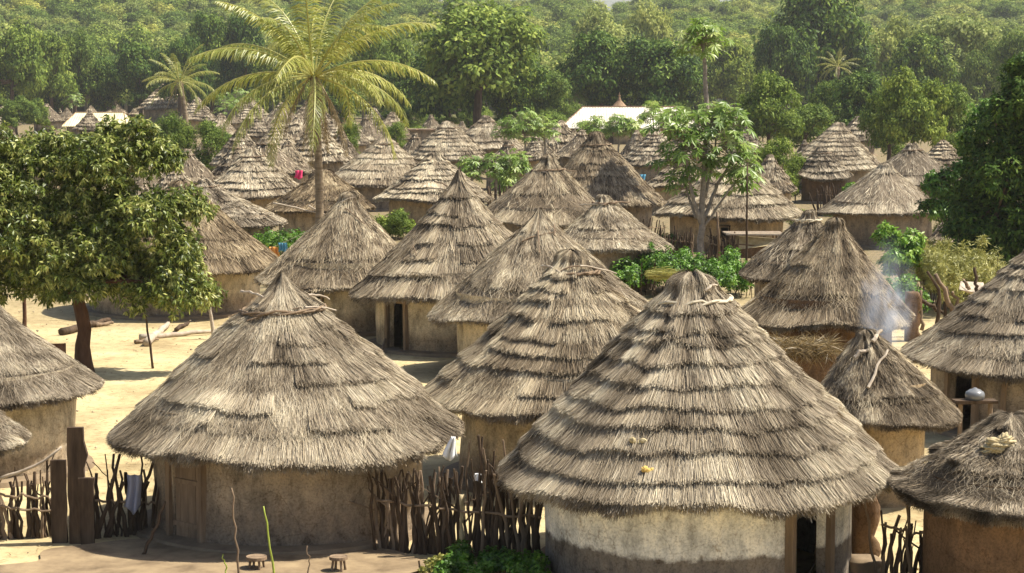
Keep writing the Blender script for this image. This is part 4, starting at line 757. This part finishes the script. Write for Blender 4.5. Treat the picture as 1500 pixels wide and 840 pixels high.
# litter on the open ground: straw bits, twigs, stones, dead leaves
rl = np.random.default_rng(51); n = 9500; Yl_ = rl.uniform(31, 76, n); Xl_ = rl.uniform(-.27, .27, n) * Yl_; k_ = rl.uniform(0, 1, n)
A = Acc(); dz_ = np.stack([Xl_, Yl_, gz(Xl_, Yl_) + .03], -1); m1 = k_ < .7
leaves(A, rl, dz_[m1], unit(np.stack([rl.normal(size=m1.sum()), rl.normal(size=m1.sum()), 0 * Xl_[m1]], -1)), .13, .022, 0, 3, 1, .45, .3, face=np.tile([0, 0, 1.], (m1.sum(), 1)), fj=.2)
for p_ in dz_[~m1][:700]:
    sz_ = rl.uniform(.015, .05); t8 = rl.uniform(.7, 1.2, (6, 1)); v6 = np.array([[1, 0, 0], [-1, 0, 0], [0, 1, 0], [0, -1, 0], [0, 0, .7], [0, 0, -.7]]) * t8 * sz_ + p_ - [0, 0, .02]
    A.add(v6, None, [[0, 2, 4], [2, 1, 4], [1, 3, 4], [3, 0, 4], [2, 0, 5], [1, 2, 5], [3, 1, 5], [0, 3, 5]], tone=rl.uniform(.1, .7))
tag(A.build('ground_litter', M['lf_dry']), 'scattered straw, twigs, pebbles and dead leaves on the open ground', 'litter', kind='stuff')
# ------------------------------------------------------------------ other buildings
def hip_building(label, cx, yb, wpx, yeave, yridge, roofm, wallm, depth=7, ridge=.55, seed=1):
    b = at(cx, yb); m = mpp(b[1]); w = wpx * m / 2; ze = atY(cx, yeave, b[1])[2]; zr = atY(cx, yridge, b[1] + depth / 2)[2]
    root = empty('sheet_roof_building', (b[0], b[1] + depth / 2, 0)); tag(root, label, 'building')
    A = Acc(); box(A, 0, .3, ze / 2, 2 * w * .9, depth * .8, ze); A.build('wall', M[wallm], root)
    A = Acc(); d = depth / 2; rx = w * ridge
    v = [(-w, -d, ze), (w, -d, ze), (w, d, ze), (-w, d, ze), (-rx, 0, zr), (rx, 0, zr)]; v2 = [(x, y, z + .08) for x, y, z in v]
    A.add(v + v2, [[6, 7, 11, 10], [8, 9, 10, 11], [0, 1, 7, 6], [1, 2, 8, 7], [2, 3, 9, 8], [3, 0, 6, 9]], [[7, 8, 11], [9, 6, 10], [0, 3, 1], [3, 2, 1]])
    ro = A.build('roof', M[roofm], root)
    A = Acc(); 
    for s in (-1, 1):
        tube(A, [(s * rx, 0, zr + .12), (s * w, -d, ze + .12)], .07, 6); tube(A, [(s * rx, 0, zr + .12), (s * w, d, ze + .12)], .07, 6)
    tube(A, [(-rx, 0, zr + .12), (rx, 0, zr + .12)], .09, 6); A.build('ridge_cap', M['rust'], ro)
    A = Acc(); box(A, -w * .3, -depth * .4 + .28, ze * .42, 1.0, .08, ze * .8); A.build('door', M['wood_dark'], root)
    return root, zr, ze
o, zr, ze_ = hip_building('long building with a white hipped sheet roof beyond the papayas', 925, 212, 210, 189, 158, 'sheet', 'wall_ochre', 9, .66)
A = Acc(); tube(A, [(0, 0, 0), (0, 0, .25), (0, 0, .9), (0, 0, 1.4), (0, 0, 2.0)], [1.1, .9, .28, .10, .03], 14); tube(A, [(0, 0, 1.45), (0, 0, 1.62)], .16, 8)
fn = A.build('roof_finial', M['rust'], o); fn.location = (-1.3, 1.0, zr)
hip_building('low building with a yellowish sheet roof at far left', 138, 200, 95, 186, 166, 'sheet_yellow', 'wall_tan', 9, .75)
hip_building('white roofed building behind the tall papaya stem', 1052, 178, 44, 155, 145, 'sheet', 'wall_white', 6, .4)
b = at(640, 224); root = empty('mud_brick_building', b); tag(root, 'long low mud brick building with a flat rusty roof at the forest edge', 'building'); m = mpp(b[1])
A = Acc(); box(A, 0, 2, 1.25, 9, 4, 2.5); A.build('wall', M['wall_tan'], root)
A = Acc(); box(A, 0, 2, 2.56, 9.8, 4.8, .12); A.build('roof', M['rust'], root)
for k in range(3):
    A = Acc(); box(A, -3 + 1.6 * k, .2 + .3 * k, 2.66, 1.3, .9, .05, rotz(.2 * k)); A.build('roof_sheet', M['wood_pale'], root)
b = at(1435, 162); root = empty('mud_building', b); tag(root, 'orange mud wall glimpsed beside the baobab trunk', 'building'); A = Acc(); box(A, 3, 6, 1.6, 9, 4, 3.4); A.build('wall', M['cloth_tan'], root); A = Acc(); box(A, 3, 6, 3.4, 9.6, 4.6, .2); A.build('roof', M['rust'], root)

# ------------------------------------------------------------------ fences of stakes
def stake_fence(label, x0, y0, x1, y1, hpx, n, seed, gap=(), rails=(.5,), skinny=.022, group='stake fences', lean=.10, wild=.2, tall=.25):
    r = np.random.default_rng(seed); a0, a1 = at(x0, y0), at(x1, y1); root = empty('stake_fence', a0); tag(root, label, 'fence', group); d = a1 - a0; m = mpp(a0[1]); h = hpx * m
    for k in range(n):
        u = (k + r.uniform(-.4, .4)) / n
        if any(g0 < u < g1 for g0, g1 in gap): continue
        p = d * u + np.array([0, r.normal(0, .06), -.05]); hh = h * r.uniform(.68, 1.05) * (1.2 if r.uniform() < tall and not (n > 90 and u < .55) else 1) * (.86 if n > 90 and u < .55 else 1); lx = r.normal(0, lean) * hh; rad = skinny * r.uniform(.6, 1.7)
        A = Acc(); c = curve(p, p + np.array([lx, r.normal(0, .05), hh]), 0, 8, .014); c[:, 0] += np.sin(np.linspace(0, 3, 8) * r.uniform(.5, 2)) * r.normal(0, .02)
        tube(A, c, rad * np.linspace(1.15, .6, 8), 6, jit=.12)
        if r.uniform() < wild:
            q = c[r.integers(4, 7)]; tube(A, curve(q, q + np.array([r.normal(0, .22), r.normal(0, .05), r.uniform(.15, .4)]), 0, 4, .01), rad * .4, 5)
        A.build('stake', M['wood_dark' if r.uniform() < .8 else 'wood_mid'], root)
    for z in rails:
        A = Acc(); c = curve(d * .0 + [0, -.1, h * z + .05], d + [0, -.1, h * z - .08], .02, 16, .018); tube(A, c, .022, 6); A.build('rail', M['wood_mid'], root)
    return root
stake_fence('stake fence with a white bent pole, left of the thick planks', -10, 792, 84, 788, 112, 26, 1, rails=(.45, .62), skinny=.026)
stake_fence('stake fence with a hanging cloth between the planks and the plank door hut', 142, 790, 232, 782, 112, 20, 2, rails=(.5,), skinny=.028, tall=.4, lean=.16)
stake_fence('dense tall stake fence between the two foreground huts', 552, 806, 792, 822, 152, 97, 3, rails=(.48,), skinny=.026, lean=.10, wild=.45, tall=.35)
stake_fence('short stake fence left of the low granary at bottom right', 1288, 862, 1362, 866, 118, 20, 4, rails=(.8,), skinny=.024)
stake_fence('reed fence below the low papayas at centre', 680, 312, 790, 314, 40, 60, 5, rails=(.7,), skinny=.05, group='reed fences')
stake_fence('brown reed screen beside the papaya trunk', 1036, 392, 1078, 392, 48, 40, 6, rails=(.7,), skinny=.035, lean=.04, group='reed fences')
stake_fence('brown reed screen left of the papaya trunk', 968, 380, 1015, 382, 42, 36, 7, rails=(.7,), skinny=.035, lean=.05, group='reed fences')
stake_fence('stick enclosure in front of the small dark walled hut', 1196, 316, 1234, 318, 44, 30, 8, rails=(.7,), skinny=.05, lean=.14, group='reed fences')
stake_fence('thin post fence by the steep brown hut', 915, 356, 975, 352, 36, 14, 9, rails=(.6,), skinny=.03, group='reed fences')
def plank(label, px, yb, ytop, wpx, seed, notch=False):
    b = at(px, yb); m = mpp(b[1]); h = atY(px, ytop, b[1])[2]; w = wpx * m; r = np.random.default_rng(seed); A = Acc(); n = 10; zs = np.linspace(-.1, h, n); rows = []
    for i, z in enumerate(zs):
        ww = w / 2 * (1 + r.normal(0, .05)); k = .18 if notch and i == n - 3 else 0; t = .05
        rows += [(-ww, -t, z), (ww + k * w * 1.2, -t, z), (ww + k * w * 1.2, t, z), (-ww, t, z)]
    q = [[i * 4 + j, i * 4 + (j + 1) % 4, (i + 1) * 4 + (j + 1) % 4, (i + 1) * 4 + j] for i in range(n - 1) for j in range(4)] + [[(n - 1) * 4 + j for j in range(4)]]
    A.add(rows, q); o = A.build('gate_plank', M['wood_dark']); o.location = b; tag(o, label, 'plank', 'thick gate planks'); return o
plank('left short thick plank with slanted top in the stake fence', 88, 796, 674, 22, 1); plank('tallest dark plank with a notched side in the stake fence', 114, 797, 626, 24, 2, True); plank('right shortest square topped plank in the stake fence', 129, 798, 700, 21, 3)

def pole(name, label, pts, rad, mat='wood_mid', cat='pole', group=None, wob=.01, n=8):
    pts = [np.asarray(p, float) for p in pts]; o0 = pts[0]; u = np.linspace(0, len(pts) - 1, n); P = np.stack([np.interp(u, np.arange(len(pts)), [p[k] - o0[k] for p in pts]) for k in range(3)], 1); P[1:-1] += rng.normal(0, wob, (n - 2, 3))
    A = Acc(); tube(A, P, rad * np.linspace(1.1, .7, n), 7, jit=.06); o = A.build(name, M[mat], smooth=True); o.location = o0; tag(o, label, cat, group); return o
b = at(0, 790)
pole('bent_pole', 'pale bent pole leaning across the left stake fence', [atY(-4, 703, b[1] - .15), atY(30, 692, b[1] - .15), atY(60, 680, b[1] - .12), atY(90, 655, b[1] - .1)], .03, 'wood_pale')
pole('forked_prop', 'forked wooden prop under the eaves at the right edge', [at(1468, 650), atY(1472, 560, at(1468, 650)[1]), atY(1478, 530, at(1468, 650)[1])], .07, 'wood_mid', 'prop')
Yp = at(313, 497)[1]; pole('wooden_prop', 'thin pale prop post at the mud wall under the mango crown', [at(313, 497), atY(310, 468, Yp), atY(304, 438, Yp)], .06, 'wood_pale', 'prop')
Yp = at(224, 541)[1]; pole('thin_stake', 'thin leaning stake standing alone in the sandy yard', [at(224, 541), atY(219, 500, Yp), atY(213, 462, Yp)], .035, 'wood_dark', 'stake')
for k, (a0, a1, rd, mt, lb) in enumerate([((205, 498), (312, 490), .09, 'wood_pale', 'long pale log lying before the mud wall'), ((215, 508), (246, 480), .12, 'wood_pale', 'flat pale plank leaning on the log'), ((90, 492), (160, 474), .12, 'wood_dark', 'dark log on the sand left of the long wall'), ((258, 486), (276, 476), .07, 'wood_dark', 'short dark log at the foot of the mud wall'), ((198, 504), (232, 500), .06, 'wood_mid', 'short stick by the pale plank'), ((140, 480), (165, 476), .07, 'wood_mid', 'small log end near the wall corner')]):
    p0, p1 = at(*a0), at(*a1); p0[2] = p1[2] = rd; pole('log', lb, [p0, p1], rd, mt, 'log', 'logs lying in the yard', .02)
Yp = at(572, 512)[1]; pole('knotted_pole', 'knotted pole leaning before the dark doorway of the tall peaked hut', [at(558, 520), atY(570, 480, Yp), atY(582, 437, Yp)], .035, 'wood_mid')
Yp = at(1094, 400)[1]; pole('tall_post', 'tall thin post in front of the wide pale tiered hut', [at(1093, 398), atY(1094, 320, Yp), atY(1095, 240, Yp)], .05, 'wood_dark', 'post'); pole('tall_post', 'shorter post beside the papaya trunk', [at(1053, 396), atY(1053, 350, Yp), atY(1050, 310, Yp)], .06, 'wood_mid', 'post')
Yp = at(440, 400)[1]; pole('long_pole', 'long pale pole reaching from behind the palm to the shaggy hut', [atY(400, 298, Yp), atY(440, 306, Yp), atY(480, 318, Yp)], .035, 'wood_pale'); pole('long_pole', 'short pale pole crossing the long pole by the palm', [atY(452, 301, Yp), atY(480, 317, Yp)], .03, 'wood_pale')
for k, (x0, y0, x1, y1, mt, lb, rd) in enumerate([(350, 850, 339, 715, 'wood_mid', 'bare brown stem rising in front of the plank door hut', .018), (402, 850, 386, 742, 'lf_stem', 'bright green bare stem in front of the left hut', .018), (330, 850, 327, 812, 'lf_stem', 'short green stem at the bottom edge', .012), (452, 850, 450, 800, 'wood_mid', 'short brown stem at the bottom edge', .012), (843, 850, 843, 815, 'wood_mid', 'short dry stem before the white washed wall', .014), (1180, 860, 1197, 795, 'wood_mid', 'dry stem leaning before the open doorway', .014), (1160, 862, 1162, 800, 'wood_mid', 'upright dry stem before the open doorway', .012), (208, 815, 242, 735, 'wood_dark', 'dark stick leaning on the plank door hut', .03)]):
    if 'lf_stem' not in M: M['lf_stem'] = mat_plain('green_stem', (.30, .36, .06), .5)
    Yp = at(x0, min(y0, 845))[1] - .0; p0 = at(x0, y0); pole('bare_stem' if mt != 'wood_dark' else 'leaning_stick', lb, [p0, atY((x0 + x1) / 2 + 2, (y0 + y1) / 2, p0[1]), atY(x1, y1, p0[1])], rd, mt, 'stem' if mt != 'wood_dark' else 'stick', None, .012, 10)
# broken branches behind the right hut
for k, (pp, lb) in enumerate([(((1372, 475), (1378, 430), (1358, 398)), 'curved dead branch in the brushwood at right'), (((1400, 472), (1390, 440), (1370, 402)), 'thick slanting pole in the brushwood at right'), (((1385, 480), (1386, 420)), 'upright dark post in the brushwood at right'), (((1388, 482), (1404, 440), (1396, 428)), 'forked post in the brushwood at right'), (((1350, 440), (1385, 462)), 'pale pole lying across the brushwood'), (((1420, 425), (1412, 410)), 'dark stub post beside the cloth awning'), (((1432, 428), (1428, 392)), 'slim post beside the cloth awning'), (((1350, 484), (1349, 425)), 'post at the corner of the smoking hut'), (((1340, 486), (1338, 425)), 'inner post at the corner of the smoking hut')]):
    Yp = at(1385, 500)[1]; pole('branch', lb, [atY(x, y, Yp + k * .15) for x, y in pp], .06 if k != 1 else .09, 'wood_mid' if k % 2 else 'wood_dark', 'branch', 'brushwood poles', .03)

# mud wall stubs
def blob_wall(name, label, x0, x1, yb, ytop, mat, thick=.3, seed=1, cat='wall'):
    a0, a1 = at(x0, yb), at(x1, yb); h = atY(x0, ytop, a0[1])[2]; A = Acc(); n, k = 14, 14; r = np.random.default_rng(seed); w = a1[0] - a0[0]; rows = []
    for j in range(k):
        z = -.05 + (h + .05) * j / (k - 1); er = .05 * sin(j * 1.3) + r.normal(0, .025)
        for i in range(n):
            t = i / n * 2 * pi; x = w / 2 + (w / 2 + er * (cos(t) > 0)) * np.sign(cos(t)) * abs(cos(t)) ** .5; y = thick / 2 * np.sign(sin(t)) * abs(sin(t)) ** .5; rows.append((x, y, z))
    q = [[j * n + i, j * n + (i + 1) % n, (j + 1) * n + (i + 1) % n, (j + 1) * n + i] for j in range(k - 1) for i in range(n)]; rows.append((w / 2, 0, h)); t3 = [[(k - 1) * n + i, (k - 1) * n + (i + 1) % n, len(rows) - 1] for i in range(n)]
    A.add(rows, q, t3); o = A.build(name, M[mat], smooth=True); o.location = a0; tag(o, label, cat); return o
blob_wall('mud_wall', 'eroded ochre mud wall stub right of the open doorway', 1247, 1284, 812, 672, 'wall_red', .5, 1)
blob_wall('mud_wall', 'round mud bin wall below the smoking hut', 1138, 1222, 578, 512, 'wall_red', 1.2, 2)
blob_wall('mud_wall', 'brown wall pier at the right of the smoking hut', 1325, 1347, 500, 428, 'wall_red', .4, 3)
blob_wall('mud_bench', 'low mud block between the doorway and the stick fence', 1240, 1290, 845, 818, 'mud', .6, 4, 'bench')
# straw heap on the mud bin
r = np.random.default_rng(4); b = at(1180, 578); A = Acc(); n = 2600; h = atY(1180, 510, b[1])[2]
pts_ = np.stack([r.uniform(-.8, .6, n), r.uniform(-.75, .5, n), h + r.uniform(-.08, .16, n)], 1); leaves(A, r, pts_, unit(np.stack([r.normal(0, 1, n), r.normal(0, .4, n), r.normal(0, .1, n)], 1)), .5, .02, .2, 1.2, 1, .3, .25); o = A.build('straw_heap', M['lf_dry']); o.location = b; tag(o, 'loose straw heap lying on the round mud bin', 'straw')

# shelter with flat roof right of the reed screen
b = at(1105, 392); m = mpp(b[1]); root = empty('pole_shelter', b); tag(root, 'low pole shelter with flat plank roof and stacked wood beside the reed screen', 'shelter')
z = atY(1105, 345, b[1])[2]
for sx in (-.95, .95):
    for sy in (0, 1.2): A = Acc(); tube(A, curve((sx, sy, 0), (sx, sy, z), 0, 5, .01), .05, 6); A.build('post', M['wood_mid'], root)
for k in range(6): A = Acc(); box(A, 0, -.2 + .3 * k, z + .05, 2.5, .22, .06, rotz(rng.normal(0, .03))); A.build('roof_plank', M['wood_mid' if k % 2 else 'wood_pale'], root)
A = Acc(); box(A, .1, .4, z - .28, 1.7, .8, .38, jit=.06); A.build('sack', M['cloth_tan'], root)
A = Acc(); box(A, .1, .5, z - .75, 1.8, .9, .5, jit=.05); A.build('mud_shelf', M['wall_red'], root)

# stools
def stool(label, px, yb, w=.30):
    b = at(px, yb); root = empty('wooden_stool', b); tag(root, label, 'stool', 'small wooden stools'); A = Acc(); t = np.arange(18) * 2 * pi / 18; h = .26
    lo = np.stack([np.cos(t) * w / 2, np.sin(t) * w / 2, 0 * t + h - .05], 1); hi = lo + [0, 0, .05]; mid = hi * [.85, .85, 1] - [0, 0, .012]
    v = np.concatenate([lo, hi, mid, [[0, 0, h - .015], [0, 0, h - .05]]]); i = np.arange(18); i2 = (i + 1) % 18
    A.add(v, np.concatenate([np.stack([i, i2, 18 + i2, 18 + i], 1), np.stack([18 + i, 18 + i2, 36 + i2, 36 + i], 1)]), np.concatenate([np.stack([36 + i, 36 + i2, 0 * i + 54], 1), np.stack([i2, i, 0 * i + 55], 1)])); A.build('seat', M['wood_mid'], root)
    for k in range(4):
        a_ = k * pi / 2 + .5; A = Acc(); tube(A, curve((cos(a_) * w * .42, sin(a_) * w * .42, 0), (cos(a_) * w * .3, sin(a_) * w * .3, h - .045), 0, 3), [.024, .02, .022], 6); A.build('leg', M['wood_mid'], root)
stool('small round stool on the sunlit ground at the bottom edge', 496, 838); stool('dark stool in the shade of the left foreground hut', 376, 838, .34)

# cloths
def cloth(name, label, px, ytop, ybot, wpx, Y, mat, seed=1, folds=3, cat='cloth', group=None, peak=False):
    r = np.random.default_rng(seed); m = mpp(Y); w = wpx * m; p0 = atY(px, ytop, Y); h = p0[2] - atY(px, ybot, Y)[2]; A = Acc(); n, k = 14, 10; rows = []
    for j in range(k):
        v = j / (k - 1); ww = w * (v * .8 + .2 if peak else 1 - .15 * sin(v * 3) + .1 * v)
        for i in range(n):
            u = i / (n - 1) - .5; rows.append((u * ww + .03 * sin(v * 3 + seed), .035 * sin(u * folds * 6.28 + seed + v) * (1 + v), -h * v * (1 + .12 * sin(u * 7 + seed))))
    A.add(rows, [[j * n + i, j * n + i + 1, (j + 1) * n + i + 1, (j + 1) * n + i] for j in range(k - 1) for i in range(n - 1)]); o = A.build(name, M[mat], smooth=True); o.location = p0; s = o.modifiers.new('thickness', 'SOLIDIFY'); s.thickness = .012; tag(o, label, cat, group); return o
Yf = at(190, 786)[1] - .12
cloth('shirt', 'pale grey shirt hanging on the stakes left of the plank door hut', 194, 696, 748, 22, Yf, 'cloth_grey', 1, 2, 'shirt')
Yf = at(670, 812)[1] - .15
cloth('rag', 'pointed white rag on a stake top near the left foreground hut', 662, 640, 672, 22, Yf, 'cloth_white', 2, 2, 'rag', None, True)
cloth('rag', 'small white rag caught in the middle of the dense stake fence', 701, 694, 709, 12, Yf, 'cloth_white', 3, 1, 'rag')
cloth('sack', 'long drab sack draped over the dense stake fence', 676, 724, 800, 14, Yf, 'cloth_tan', 4, 1, 'sack')
Yl = at(410, 420)[1]
cloth('cloth', 'orange cloth hanging on the washing line', 402, 362, 376, 14, Yl, 'cloth_orange', 5, 2, group='laundry on the line'); cloth('cloth', 'blue cloth hanging on the washing line', 414, 356, 369, 13, Yl, 'cloth_blue', 6, 3, group='laundry on the line')
pole('washing_line', 'thin washing line between the brown low hut and the shaggy hut', [atY(390, 366, Yl), atY(415, 356, Yl), atY(456, 336, Yl)], .012, 'rope', 'line', None, 0)
cloth('cloth', 'pink cloth lying on a thatch edge left of the palm trunk', 437, 250, 262, 11, at(437, 330)[1], 'cloth_pink', 7, 2); cloth('cloth', 'blue green cloth hanging behind the steep brown hut', 941, 256, 272, 9, at(941, 300)[1], 'cloth_blue', 8, 2)
cloth('cloth', 'tiny pink cloth beside the stick enclosure', 1229, 286, 292, 6, at(1229, 312)[1], 'cloth_pink', 9, 1)
# awning
b = at(1425, 500); A = Acc(); q = [atY(1405, 424, b[1]), atY(1448, 432, b[1]), atY(1440, 428, b[1] + 1.6), atY(1407, 426, b[1] + 1.6)]; q = np.array(q); c = q[0].copy(); g_ = []
for j in range(8):
    for i in range(8):
        u, v = i / 7, j / 7; p = q[0] * (1 - u) * (1 - v) + q[1] * u * (1 - v) + q[2] * u * v + q[3] * (1 - u) * v; p[2] += .3 * v - .2 * sin(u * pi) * sin(v * pi); g_.append(p - c)
A.add(g_, [[j * 8 + i, j * 8 + i + 1, (j + 1) * 8 + i + 1, (j + 1) * 8 + i] for j in range(7) for i in range(7)]); o = A.build('cloth_awning', M['wood_pale'], smooth=True); o.location = c; s = o.modifiers.new('thickness', 'SOLIDIFY'); s.thickness = .02; tag(o, 'sagging white cloth awning behind the large right edge hut', 'awning')
# pot on a board
Yp = at(1430, 672)[1]; b = atY(1428, 586, Yp); t = np.linspace(0, 1, 9)
A = Acc(); u = np.array([[.0, .16], [.02, .20], [.10, .22], [.17, .20], [.19, .16], [.22, .12], [.24, .05], [.26, .03]]); tube(A, np.stack([0 * u[:, 0], 0 * u[:, 0], u[:, 0]], 1), u[:, 1] * .95, 18); o = A.build('cooking_pot', M['enamel'], smooth=True); o.location = b; tag(o, 'shiny metal pot turned over on a board before the right edge hut', 'pot')
root = empty('board_shelf', (b[0], b[1], 0)); tag(root, 'small board on posts carrying the metal pot', 'shelf'); A = Acc(); box(A, 0, 0, b[2] - .03, .9, .4, .05, jit=.01); A.build('board', M['wood_dark'], root)
for sx in (-.3, .33): A = Acc(); tube(A, curve((sx, 0, 0), (sx, 0, b[2] - .06), 0, 4), .05, 6); A.build('post', M['wood_mid'], root)
# chair back at left
b = at(85, 560); root = empty('chair', b); tag(root, 'brown wooden chair whose back shows above the left edge roof', 'chair'); z = atY(85, 503, b[1])[2]; 
A = Acc(); box(A, 0, 0, z - .16, .44, .04, .30, jit=.005); A.build('backrest', M['bark_red'], root); A = Acc(); box(A, 0, .22, .45, .44, .44, .05); A.build('seat', M['bark_red'], root)
for sx in (-.2, .2):
    A = Acc(); tube(A, [(sx, 0, 0), (sx, 0, z)], .022, 6); A.build('leg', M['bark_red'], root); A = Acc(); tube(A, [(sx, .42, 0), (sx, .42, .43)], .022, 6); A.build('leg', M['bark_red'], root)
# straw bundle by the hedge
b = at(965, 452); z = atY(965, 402, b[1])[2]; A = Acc(); r = np.random.default_rng(2); n = 700; pts_ = np.stack([r.uniform(-.55, .3, n), r.normal(0, .12, n), z + r.normal(0, .07, n)], 1); leaves(A, r, pts_, np.tile([1., 0, .1], (n, 1)), .5, .02, 0, 4, 1, .7, .2); o = A.build('straw_bundle', M['lf_yellow']); o.location = b; tag(o, 'yellow straw bundle on the hedge behind the largest roof', 'straw')
# things lying on the big roof, and the bundle on the granary
def on_roof(px, py, cx, hw, ey, ax, ay, lift=.1, ze=1.7, c=1.0):
    p = at(cx, ey, ze); m = mpp(p[1]); R = hw * m; H = atY(ax, ay, p[1])[2] - ze; best = None
    for Yq in np.linspace(p[1] - R, p[1], 400):
        q = atY(px, py, Yq); t = 1 - (q[2] - ze) / H
        if t < 0: continue
        rr = R * t ** c + lift; d = math.hypot(q[0] - p[0] - (ax - cx) * m * (1 - t), Yq - p[1])
        if d <= rr: return q
    return q
for (px, py, mt, n, lb, nm) in [(940, 648, 'cloth_tan', 5, 'brown dried bundle lying on the largest roof, upper one', 'dried_bundle'), (955, 690, 'straw_y', 4, 'pale yellow gourds drying on the largest roof, lower pile', 'gourd_pile')]:
    q = on_roof(px, py, 1022, 285, 684, 1010, 396, .20); A = Acc()
    for k in range(n):
        c = np.array([(k - n / 2) * .055, rng.uniform(-.03, .03), rng.uniform(-.03, .03)]); u = np.linspace(-1, 1, 7); dd = unit(rng.normal(size=3)); tube(A, c + u[:, None] * dd * .06, .05 * np.sqrt(np.clip(1 - u ** 2, .03, 1)), 8, jit=.08)
    o = A.build(nm, M[mt], smooth=False); o.location = q; tag(o, lb, 'bundle')
q = on_roof(1462, 652, 1474, 162, 722, 1478, 606, .10, c=.86)
bm = bmesh.new(); bmesh.ops.create_icosphere(bm, subdivisions=5, radius=1)
for v_ in bm.verts:
    c_ = v_.co; f = 1 + .16 * sin(c_.x * 7 + c_.z * 9 + 2 * sin(c_.z * 5)) + .10 * sin(c_.x * 17 - c_.z * 13 + 3 * sin(c_.x * 6)) + .06 * sin(c_.z * 31 + c_.x * 9); v_.co = (c_.x * .23 * f + .05 * c_.z, c_.y * .12 * f, c_.z * .15 * f + .05 * c_.x)
me = bpy.data.meshes.new('cloth_bundle'); bm.to_mesh(me); bm.free(); me.materials.append(M['cloth_tan']); me.polygons.foreach_set('use_smooth', [True] * len(me.polygons)); o = bpy.data.objects.new('cloth_bundle', me); COL.objects.link(o); o.location = q; tag(o, 'twisted pale cloth bundle on the low granary roof', 'bundle')

# ------------------------------------------------------------------ smoke and haze
def vol_mat(name, col, dens, noise=False):
    m = bpy.data.materials.new(name); m.use_nodes = True; nt = m.node_tree; nt.nodes.remove(nt.nodes['Principled BSDF']); v = nd(nt, 'ShaderNodeVolumePrincipled'); v.inputs['Color'].default_value = (*col, 1); v.inputs['Density'].default_value = dens; v.inputs['Anisotropy'].default_value = .2
    nt.links.new(v.outputs[0], nt.nodes['Material Output'].inputs['Volume'])
    if noise:
        tc = nd(nt, 'ShaderNodeTexCoord'); mp = nd(nt, 'ShaderNodeMapping'); mp.inputs['Scale'].default_value = (1, 1, .5); n = nd(nt, 'ShaderNodeTexNoise'); n.inputs['Scale'].default_value = 1.6; n.inputs['Detail'].default_value = 3; n.inputs['Distortion'].default_value = 1.6
        nt.links.new(tc.outputs['Object'], mp.inputs[0]); nt.links.new(mp.outputs[0], n.inputs[0])
        mr = nd(nt, 'ShaderNodeMapRange'); mr.inputs[1].default_value = .42; mr.inputs[2].default_value = .75; mr.inputs[4].default_value = dens; nt.links.new(n.outputs[0], mr.inputs[0])
        # fade towards the plume's own edge
        g = nd(nt, 'ShaderNodeTexGradient', gradient_type='SPHERICAL'); mp2 = nd(nt, 'ShaderNodeMapping'); mp2.inputs['Scale'].default_value = (1 / .8, 1 / .7, 1 / 1.9); mp2.inputs['Location'].default_value = (0, 0, 0); nt.links.new(tc.outputs['Object'], mp2.inputs[0]); nt.links.new(mp2.outputs[0], g.inputs[0])
        mu = nd(nt, 'ShaderNodeMath', operation='MULTIPLY'); nt.links.new(mr.outputs[0], mu.inputs[0]); nt.links.new(g.outputs['Fac'], mu.inputs[1]); nt.links.new(mu.outputs[0], v.inputs['Density'])
    return m
Ys = at(1310, 560)[1] - 3.2
c = atY(1300, 448, Ys); import bmesh
bm = bmesh.new(); bmesh.ops.create_icosphere(bm, subdivisions=4, radius=1, matrix=__import__('mathutils').Matrix.Diagonal((.8, .7, 1.9, 1)))
me = bpy.data.meshes.new('smoke'); bm.to_mesh(me); bm.free(); me.materials.append(vol_mat('smoke', (.72, .82, 1), 2.3, True)); o = bpy.data.objects.new('smoke', me); COL.objects.link(o); o.location = c; tag(o, 'thin bluish smoke rising beside the large shaggy dark hut', 'smoke', kind='stuff')
HAZE = .0001
A = Acc(); box(A, 0, 1500, 60, 3000, 3200, 124); o = A.build('haze', vol_mat('haze', (.92, .95, 1), HAZE)); tag(o, 'thin pale haze filling the air over the village', 'haze', kind='stuff')

# ------------------------------------------------------------------ light
SUN_EL, SUN_AZ = radians(58), radians(82)      # azimuth clockwise from +Y (away from the camera)
sd = np.array([sin(SUN_AZ) * cos(SUN_EL), cos(SUN_AZ) * cos(SUN_EL), sin(SUN_EL)])
w = bpy.data.worlds.new('World'); scene.world = w; w.use_nodes = True; nt = w.node_tree; bg = nt.nodes['Background']; sk = nd(nt, 'ShaderNodeTexSky', sky_type='NISHITA'); sk.sun_disc = False; sk.sun_elevation = SUN_EL; sk.sun_rotation = SUN_AZ; sk.dust_density = 2.5; sk.air_density = 1.0
nt.links.new(sk.outputs[0], bg.inputs[0]); bg.inputs[1].default_value = .088
sl = bpy.data.lights.new('sun', 'SUN'); sl.energy = 5.0; sl.angle = radians(.5); sl.color = (1, .94, .82); so = bpy.data.objects.new('sun', sl); COL.objects.link(so)
from mathutils import Vector
so.rotation_euler = Vector(sd).to_track_quat('Z', 'Y').to_euler(); so.location = (0, 0, 60)
vs = scene.view_settings; vs.view_transform = 'Standard'; vs.look = 'None'; vs.exposure = .95; vs.gamma = 1; vs.use_curve_mapping = False
cy = scene.cycles if hasattr(scene, 'cycles') else None
scene.render.engine = 'CYCLES'; cy = scene.cycles
cy.use_denoising = True; cy.max_bounces = 6; cy.diffuse_bounces = 3; cy.glossy_bounces = 2; cy.transmission_bounces = 3; cy.volume_bounces = 1; cy.transparent_max_bounces = 8; cy.use_adaptive_sampling = True; cy.adaptive_threshold = .02
cy.volume_step_rate = 1; cy.volume_max_steps = 128
